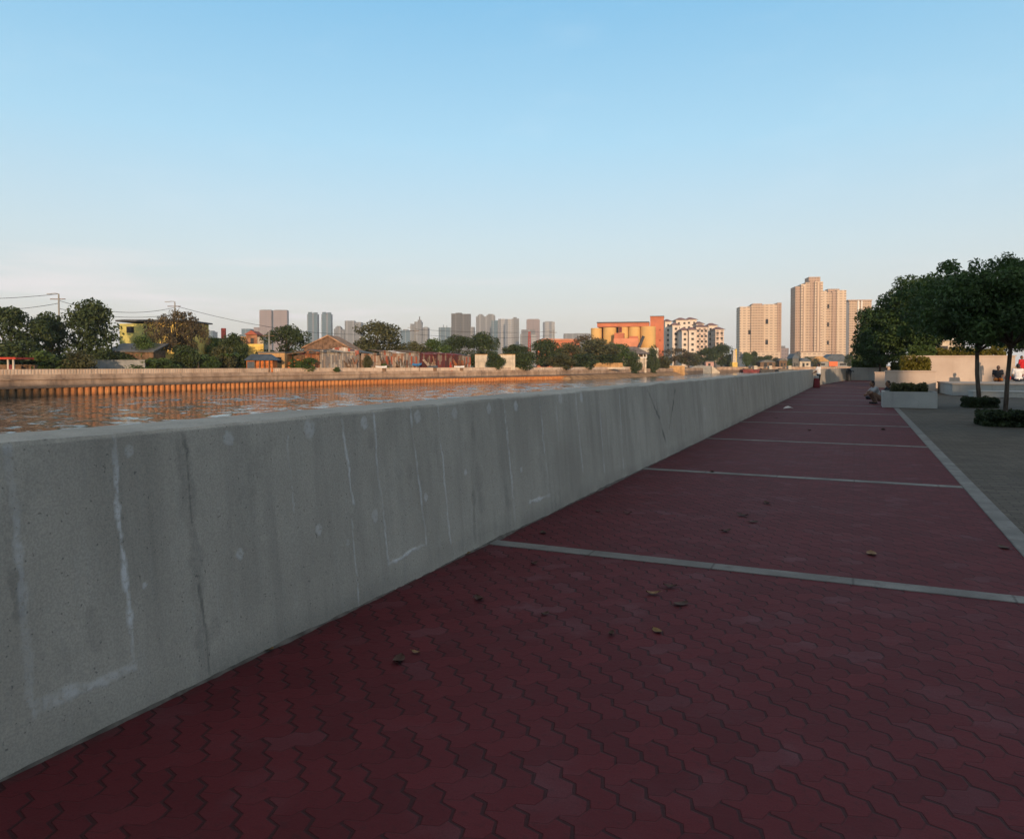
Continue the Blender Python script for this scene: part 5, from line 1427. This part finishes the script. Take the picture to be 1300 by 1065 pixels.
def person(label, loc, rz, J, top_c, bottom_c, short_legs=False, scale=1.0, sleeve=1.0, group=None, head_turn=0.0):
    """J: joints in metres, facing -y. Continuous body; shirt, trousers, hair and shoes are its children."""
    root = thing("person", label, "person", loc, rz, group, (scale,) * 3)
    V_ = {k_: Vector(v) for k_, v in J.items()}
    m = MB()
    pel, chest, neck, head = V_['pelvis'], V_['chest'], V_['neck'], V_['head']
    def torso(mm, g):
        mm.capsule(pel + Vector((-.07, 0, 0)), pel + Vector((.07, 0, 0)), .115 + g, .115 + g)
        mid = pel.lerp(chest, .5)
        mm.capsule(mid + Vector((-.055, 0, 0)), mid + Vector((.055, 0, 0)), .105 + g, .105 + g)
        mm.capsule(pel, mid, .12 + g, .115 + g)
        mm.capsule(chest + Vector((-.08, 0, 0)), chest + Vector((.08, 0, 0)), .105 + g, .105 + g)
        mm.capsule(mid, chest, .115 + g, .115 + g)
        for s in 'lr': mm.capsule(chest + Vector((0, 0, .05)), V_['sh_' + s], .08 + g, .06 + g)
    torso(m, 0)
    m.capsule(chest + Vector((0, 0, .06)), neck, .062, .05); m.capsule(neck, head, .05, .05)
    rot = Matrix.Rotation(head_turn, 3, 'Z')
    m.ball(head + Vector((0, 0, .02)), (.074, .092, .105), 14, 12, rot)
    m.ball(head + rot @ Vector((0, -.025, -.05)), (.055, .062, .06), 12, 10, rot)
    m.ball(head + rot @ Vector((0, -.095, -.012)), (.016, .022, .026), 8, 6, rot)          # nose
    m.ball(head + rot @ Vector((0, -.082, -.058)), (.028, .012, .012), 8, 6, rot)           # mouth
    for s in (-1, 1): m.ball(head + rot @ Vector((s * .076, .008, .0)), (.013, .024, .034), 8, 6, rot)
    for s, sg in (('l', -1), ('r', 1)):
        sh, el, wr = V_['sh_' + s], V_['el_' + s], V_['wr_' + s]
        m.capsule(sh, el, .05, .038); m.capsule(el, wr, .038, .026)
        d = (wr - el).normalized(); side = d.cross(Vector((0, -1, .3))).normalized() if abs(d.y) < .9 else d.cross(Vector((0, 0, 1))).normalized()
        palm = wr + d * .075
        up = side.cross(d)
        m.capsule(wr, wr + d * .05, .026, .032); m.capsule(wr + d * .05 - side * .018, palm - side * .022, .02, .02); m.capsule(wr + d * .05 + side * .018, palm + side * .022, .02, .02)
        for i, (o_, l_) in enumerate(((-.032, .062), (-.011, .076), (.011, .07), (.031, .054))):
            b = palm + side * o_; kn_ = b + d * l_ * .55 + up * .008; tp = kn_ + d * l_ * .4 + up * .024
            m.capsule(b, kn_, .0105, .0095); m.capsule(kn_, tp, .0095, .008)
        tb = wr + d * .03 - side * .028 * sg; m.capsule(tb, tb + d * .03 - side * .022 * sg, .012, .011); m.capsule(tb + d * .03 - side * .022 * sg, tb + d * .062 - side * .024 * sg + up * .01, .011, .009)
        hp, kn, an, to = V_['hip_' + s], V_['kn_' + s], V_['an_' + s], V_['toe_' + s]
        m.capsule(hp, kn, .085, .056); m.capsule(kn, kn.lerp(an, .35), .056, .054); m.capsule(kn.lerp(an, .35), an, .054, .036)
        m.capsule(an + Vector((0, 0, -.03)), to, .038, .028)
    body = remesh(m, "body", SKIN, root, 0.010)
    sm = MB(); torso(sm, .014)
    for s in 'lr':
        sh, el = V_['sh_' + s], V_['el_' + s]; sm.capsule(sh, sh.lerp(el, .62 * sleeve), .066, .058)
    remesh(sm, "shirt", top_c, root)
    tm = MB(); tm.capsule(pel + Vector((-.07, 0, -.01)), pel + Vector((.07, 0, -.01)), .128, .128)
    for s in 'lr':
        hp, kn, an = V_['hip_' + s], V_['kn_' + s], V_['an_' + s]
        tm.capsule(hp, kn, .102, .075)
        if not short_legs: tm.capsule(kn, an.lerp(kn, .08), .075, .055)
    remesh(tm, "shorts" if short_legs else "trousers", bottom_c, root)
    hm = MB(); hm.ball(head + rot @ Vector((0, .018, .042)), (.083, .092, .095), 14, 12, rot); hm.ball(head + rot @ Vector((0, .05, -.01)), (.07, .055, .085), 12, 10, rot)
    remesh(hm, "hair", HAIR, root, 0.012)
    shm = MB()
    for s in 'lr':
        an, to = V_['an_' + s], V_['toe_' + s]; shm.capsule(an + Vector((0, 0, -.045)), to + Vector((0, 0, -.005)), .042, .036)
    remesh(shm, "shoes", black, root)
    for s in (-1, 1): MB().ball(head + rot @ Vector((s * .03, -.083, .018)), (.012, .008, .009), 8, 6).build("eye", black, root)
    return root

STAND = dict(pelvis=(0, 0, .90), chest=(0, .0, 1.27), neck=(0, .01, 1.41), head=(0, -.01, 1.54),
    sh_l=(-.185, 0, 1.355), el_l=(-.235, .03, 1.08), wr_l=(-.22, -.07, .86), sh_r=(.185, 0, 1.355), el_r=(.235, .03, 1.08), wr_r=(.22, -.07, .86),
    hip_l=(-.09, 0, .86), kn_l=(-.10, -.02, .47), an_l=(-.105, .03, .09), toe_l=(-.13, -.12, .04), hip_r=(.09, 0, .86), kn_r=(.10, -.01, .47), an_r=(.105, .03, .09), toe_r=(.13, -.12, .04))
WALK = dict(STAND, kn_l=(-.09, -.16, .49), an_l=(-.09, -.13, .10), toe_l=(-.10, -.29, .05), kn_r=(.09, .03, .46), an_r=(.09, .22, .13), toe_r=(.10, .10, .045), el_r=(.24, .10, 1.09), wr_r=(.2, -.08, .95), el_l=(-.24, -.03, 1.09), wr_l=(-.20, -.20, .93))
# seated on a surface at z = 0, feet down in front
SIT = dict(pelvis=(0, 0, .11), chest=(0, -.05, .46), neck=(0, -.06, .60), head=(0, -.09, .73),
    sh_l=(-.185, -.05, .545), el_l=(-.23, -.12, .27), wr_l=(-.13, -.33, .20), sh_r=(.185, -.05, .545), el_r=(.23, -.12, .27), wr_r=(.13, -.33, .20),
    hip_l=(-.09, -.03, .10), kn_l=(-.12, -.44, .10), an_l=(-.11, -.42, -.32), toe_l=(-.12, -.57, -.365), hip_r=(.09, -.03, .10), kn_r=(.12, -.44, .10), an_r=(.11, -.45, -.32), toe_r=(.13, -.60, -.365))
CROUCH = dict(pelvis=(0, .06, .22), chest=(0, -.14, .53), neck=(0, -.20, .66), head=(0, -.25, .78),
    sh_l=(-.185, -.15, .60), el_l=(-.22, -.36, .42), wr_l=(-.06, -.46, .36), sh_r=(.185, -.15, .60), el_r=(.22, -.36, .42), wr_r=(.06, -.46, .36),
    hip_l=(-.09, .04, .21), kn_l=(-.15, -.30, .44), an_l=(-.12, -.12, .09), toe_l=(-.14, -.28, .04), hip_r=(.09, .04, .21), kn_r=(.15, -.30, .44), an_r=(.12, -.12, .09), toe_r=(.14, -.28, .04))

white_c, dark_c, red_c, grey_c = cloth("white_cotton", (0.72, 0.72, 0.72)), cloth("dark_cotton", (0.02, 0.022, 0.03)), cloth("red_cotton", (0.48, 0.02, 0.025)), cloth("light_grey_cotton", (0.33, 0.34, 0.35))
maroon_c = cloth("maroon_cotton", (0.16, 0.025, 0.03)); navy_c = cloth("navy_cotton", (0.03, 0.035, 0.06)); orange_c = cloth("orange_cotton", (0.60, 0.18, 0.03)); tan_c = cloth("tan_cotton", (0.22, 0.13, 0.09))

x, y = -2.40, 56.8
STANDW = dict(STAND, el_l=(-.27, -.10, 1.10), wr_l=(-.15, -.28, 1.02), el_r=(.27, -.06, 1.10), wr_r=(.20, -.26, .98))
person("person with dark hair in a white top standing beside the concrete flood wall", (x, y, 0), R(-115), STANDW, white_c, dark_c, True, 1.0)
xb, yb_ = -2.46, 55.0
t = thing("duffel_bag", "dark red upright bag with a pale top standing at the person's feet", "bag", (xb, yb_, 0), PSI)
MB().frustum((-.20, .20, -.13, .13), (-.17, .17, -.10, .10), 0, .62).build("bag_body", maroon_c, t, bevel=.04)
MB().box(-.15, .15, -.09, .09, .621, .80).build("bag_top", grey_c, t, bevel=.04)
MB().tube([(-.09, 0, .80), (-.08, 0, .92), (.08, 0, .92), (.09, 0, .80)], .014, 6).build("handle", dark_c, t)

# crouching pair at the corner of the white planter
x, y = at(1118, 31.0)
person("person in a light grey shirt crouching beside the white planter", (0.80, 32.9, 0), R(-70), CROUCH, grey_c, tan_c, False, 1.0, group="people resting by the white planter")
person("person with dark hair crouching low behind the white planter's hedge", (1.34, 33.1, 0.0), R(-60), CROUCH, dark_c, dark_c, False, 1.0, group="people resting by the white planter")
xb, yb_ = at(1107, 33.4)
t = thing("small_bag", "small black bag left on the red paving before the crouching person", "bag", (xb, yb_, 0), R(20))
MB().box(-.24, .24, -.12, .12, 0, .15).build("bag_body", dark_c, t, bevel=.05); MB().tube([(-.1, 0, .14), (-.07, 0, .22), (.07, 0, .22), (.1, 0, .14)], .012, 6).build("handle", dark_c, t)

# group on the platform
PG = "people gathered on the pale platform"
x, y = at(1267, 41.8)
SITL = dict(SIT, chest=(0, -.10, .45), head=(0, -.18, .70), neck=(0, -.13, .58))
person("person in a dark shirt and orange shorts seated on the platform edge", (x, y + .1, 0.62), PSI + R(-25), SITL, dark_c, orange_c, True, 1.05, group=PG)
x, y = at(1285, 45.0)
person("person in a bright red shirt and red trousers standing on the pale platform", (x + 0.5, y + 0.2, 0.62), PSI + R(20), dict(STAND), red_c, red_c, False, 0.88, sleeve=1.4, group=PG)
x, y = at(1293, 43.4)
person("person in a white shirt sitting with their back turned on the platform", (x, y, 0.62), PSI + R(165), dict(SIT, kn_l=(-.25, -.30, .16), an_l=(-.02, -.33, .07), toe_l=(.08, -.38, .05), kn_r=(.25, -.30, .16), an_r=(.05, -.42, .07), toe_r=(-.05, -.46, .05)), white_c, navy_c, False, 1.15, group=PG)
x, y = at(1279.5, 43.5)
t = thing("red_ball_bag", "small bright red bag resting on the platform beside white-shirted person", "bag", (x, y, 0.62), PSI)
MB().ball((0, 0, .17), (.17, .15, .17), 14, 10).build("bag_body", redp, t, True); MB().tube([(-.07, 0, .31), (-.05, 0, .40), (.05, 0, .40), (.07, 0, .31)], .012, 6).build("handle", dark_c, t)

# dark litter bin at the far end of the wall
x, y = at(1077.5, 72.5)
t = thing("litter_bin", "dark litter bin with a tilted lid where the flood wall meets the end planter", "bin", (x, y, 0), PSI)
MB().tube([(0, 0, 0), (0, 0, .08), (0, 0, .95), (0, 0, 1.0)], [.17, .20, .24, .25], 14).build("bin_body", plain("bin_plastic", (0.02, 0.024, 0.03), .5), t)
MB().tube([(0.02, 0, 1.01), (0.08, 0, 1.09), (.14, 0, 1.14)], [.26, .24, .12], 14).build("lid", black, t)
MB().tube([(.25, 0, .9), (.42, 0, 1.0), (.46, 0, .86)], .04, 7).build("handle", black, t)

# ------------------------------------------------------------------ fallen leaves on the paving
lf_t = plain("dry_tan_leaf", (0.22, 0.13, 0.065), 0.8, 0.3, 30.0)
lf_b = plain("dry_brown_leaf", (0.075, 0.042, 0.030), 0.8, 0.3, 30.0)
lf_y = plain("yellowed_leaf", (0.17, 0.10, 0.035), 0.8, 0.3, 30.0)
def ground_at(px, py):
    zc = F * EYE / (py - HZ); return at(px, zc)
def leaf(label, px, py, L, mt, seed, group="fallen leaves on the red paving"):
    r = random.Random(seed); x, y = ground_at(px, py); m = MB(); vs = []
    cu = r.uniform(.15, .5)
    for i in range(7):
        s_ = -1 + i / 3; wd = L * .28 * math.sqrt(max(0.0, 1 - s_ * s_)) + .0008
        zc_ = .007 + cu * L * .35 * s_ * s_
        for j in (-1, 0, 1): vs.append((s_ * L / 2, j * wd, zc_ + abs(j) * cu * L * .18))
    m.add(vs, [(i * 3 + j, (i + 1) * 3 + j, (i + 1) * 3 + j + 1, i * 3 + j + 1) for i in range(6) for j in range(2)])
    m.tube([(L / 2, 0, vs[-2][2]), (L * .72, r.uniform(-.1, .1) * L, vs[-2][2] + .004)], .0012, 4)
    o = m.build("fallen_leaf", mt, None, True, (x, y, 0)); o.rotation_euler = (0, 0, r.random() * 6.28)
    tag(o, label, "leaf", group)
leaf("large pale tan leaf lying alone beyond the first cross strip", 1109, 705, .13, lf_t, 1)
leaf("curled tan leaf on the near side of the first cross strip", 830, 757, .09, lf_t, 2)
leaf("yellowed leaf lying before the first cross strip, below the curled tan one", 836, 805, .08, lf_y, 3)
leaf("yellowed leaf touching the foot of the flood wall", 338, 828, .09, lf_y, 4)
leaf("dark long leaf nearest the flood wall's dark crack, on red pavers", 505, 843, .10, lf_b, 5)
leaf("tan scrap of leaf right beside the dark long one", 527, 833, .05, lf_t, 6)
leaf("yellowed leaf at the wall foot beside the first strip's end", 591, 705, .09, lf_y, 7)
for i, (px, py, L) in enumerate([(777, 809, .06), (866, 770, .11), (852, 748, .09), (608, 764, .09), (692, 783, .06), (690, 678, .09), (678, 718, .07), (944, 656, .12), (958, 664, .10), (975, 640, .10), (797, 653, .08), (760, 650, .08), (1278, 697, .12), (905, 600, .10), (1028, 547, .14), (1122, 546, .20), (985, 531, .15), (923, 676, .1)]):
    leaf("small dark dry leaf lying on the red paving", px, py, L, lf_b if i % 3 else lf_b, 20 + i)
x, y = ground_at(1001, 519)
o = MB().add([(-.16, -.1, .01), (.12, -.12, .05), (.17, .09, .02), (-.1, .12, .07), (0, 0, .10)], [(0, 1, 4), (1, 2, 4), (2, 3, 4), (3, 0, 4)]).build("paper_scrap", white, None, False, (x, y, 0))
tag(o, "crumpled white paper scrap on the walkway near the flood wall", "litter")

# ------------------------------------------------------------------ air
hzm = bpy.data.materials.new("haze_air"); hzm.use_nodes = True
ht = hzm.node_tree; ht.nodes.remove(ht.nodes['Principled BSDF'])
pvn = ht.nodes.new('ShaderNodeVolumePrincipled')
pvn.inputs['Color'].default_value = (0.84, 0.92, 1.0, 1)
pvn.inputs['Density'].default_value = 0.00014
pvn.inputs['Anisotropy'].default_value = 0.0
ht.links.new(pvn.outputs[0], ht.nodes['Material Output'].inputs['Volume'])
hb = MB().box(-BIG - 20, BIG + 20, -BIG - 20, BIG + 20, -5.0, 215.0).build("haze", hzm)
hb['kind'] = 'stuff'
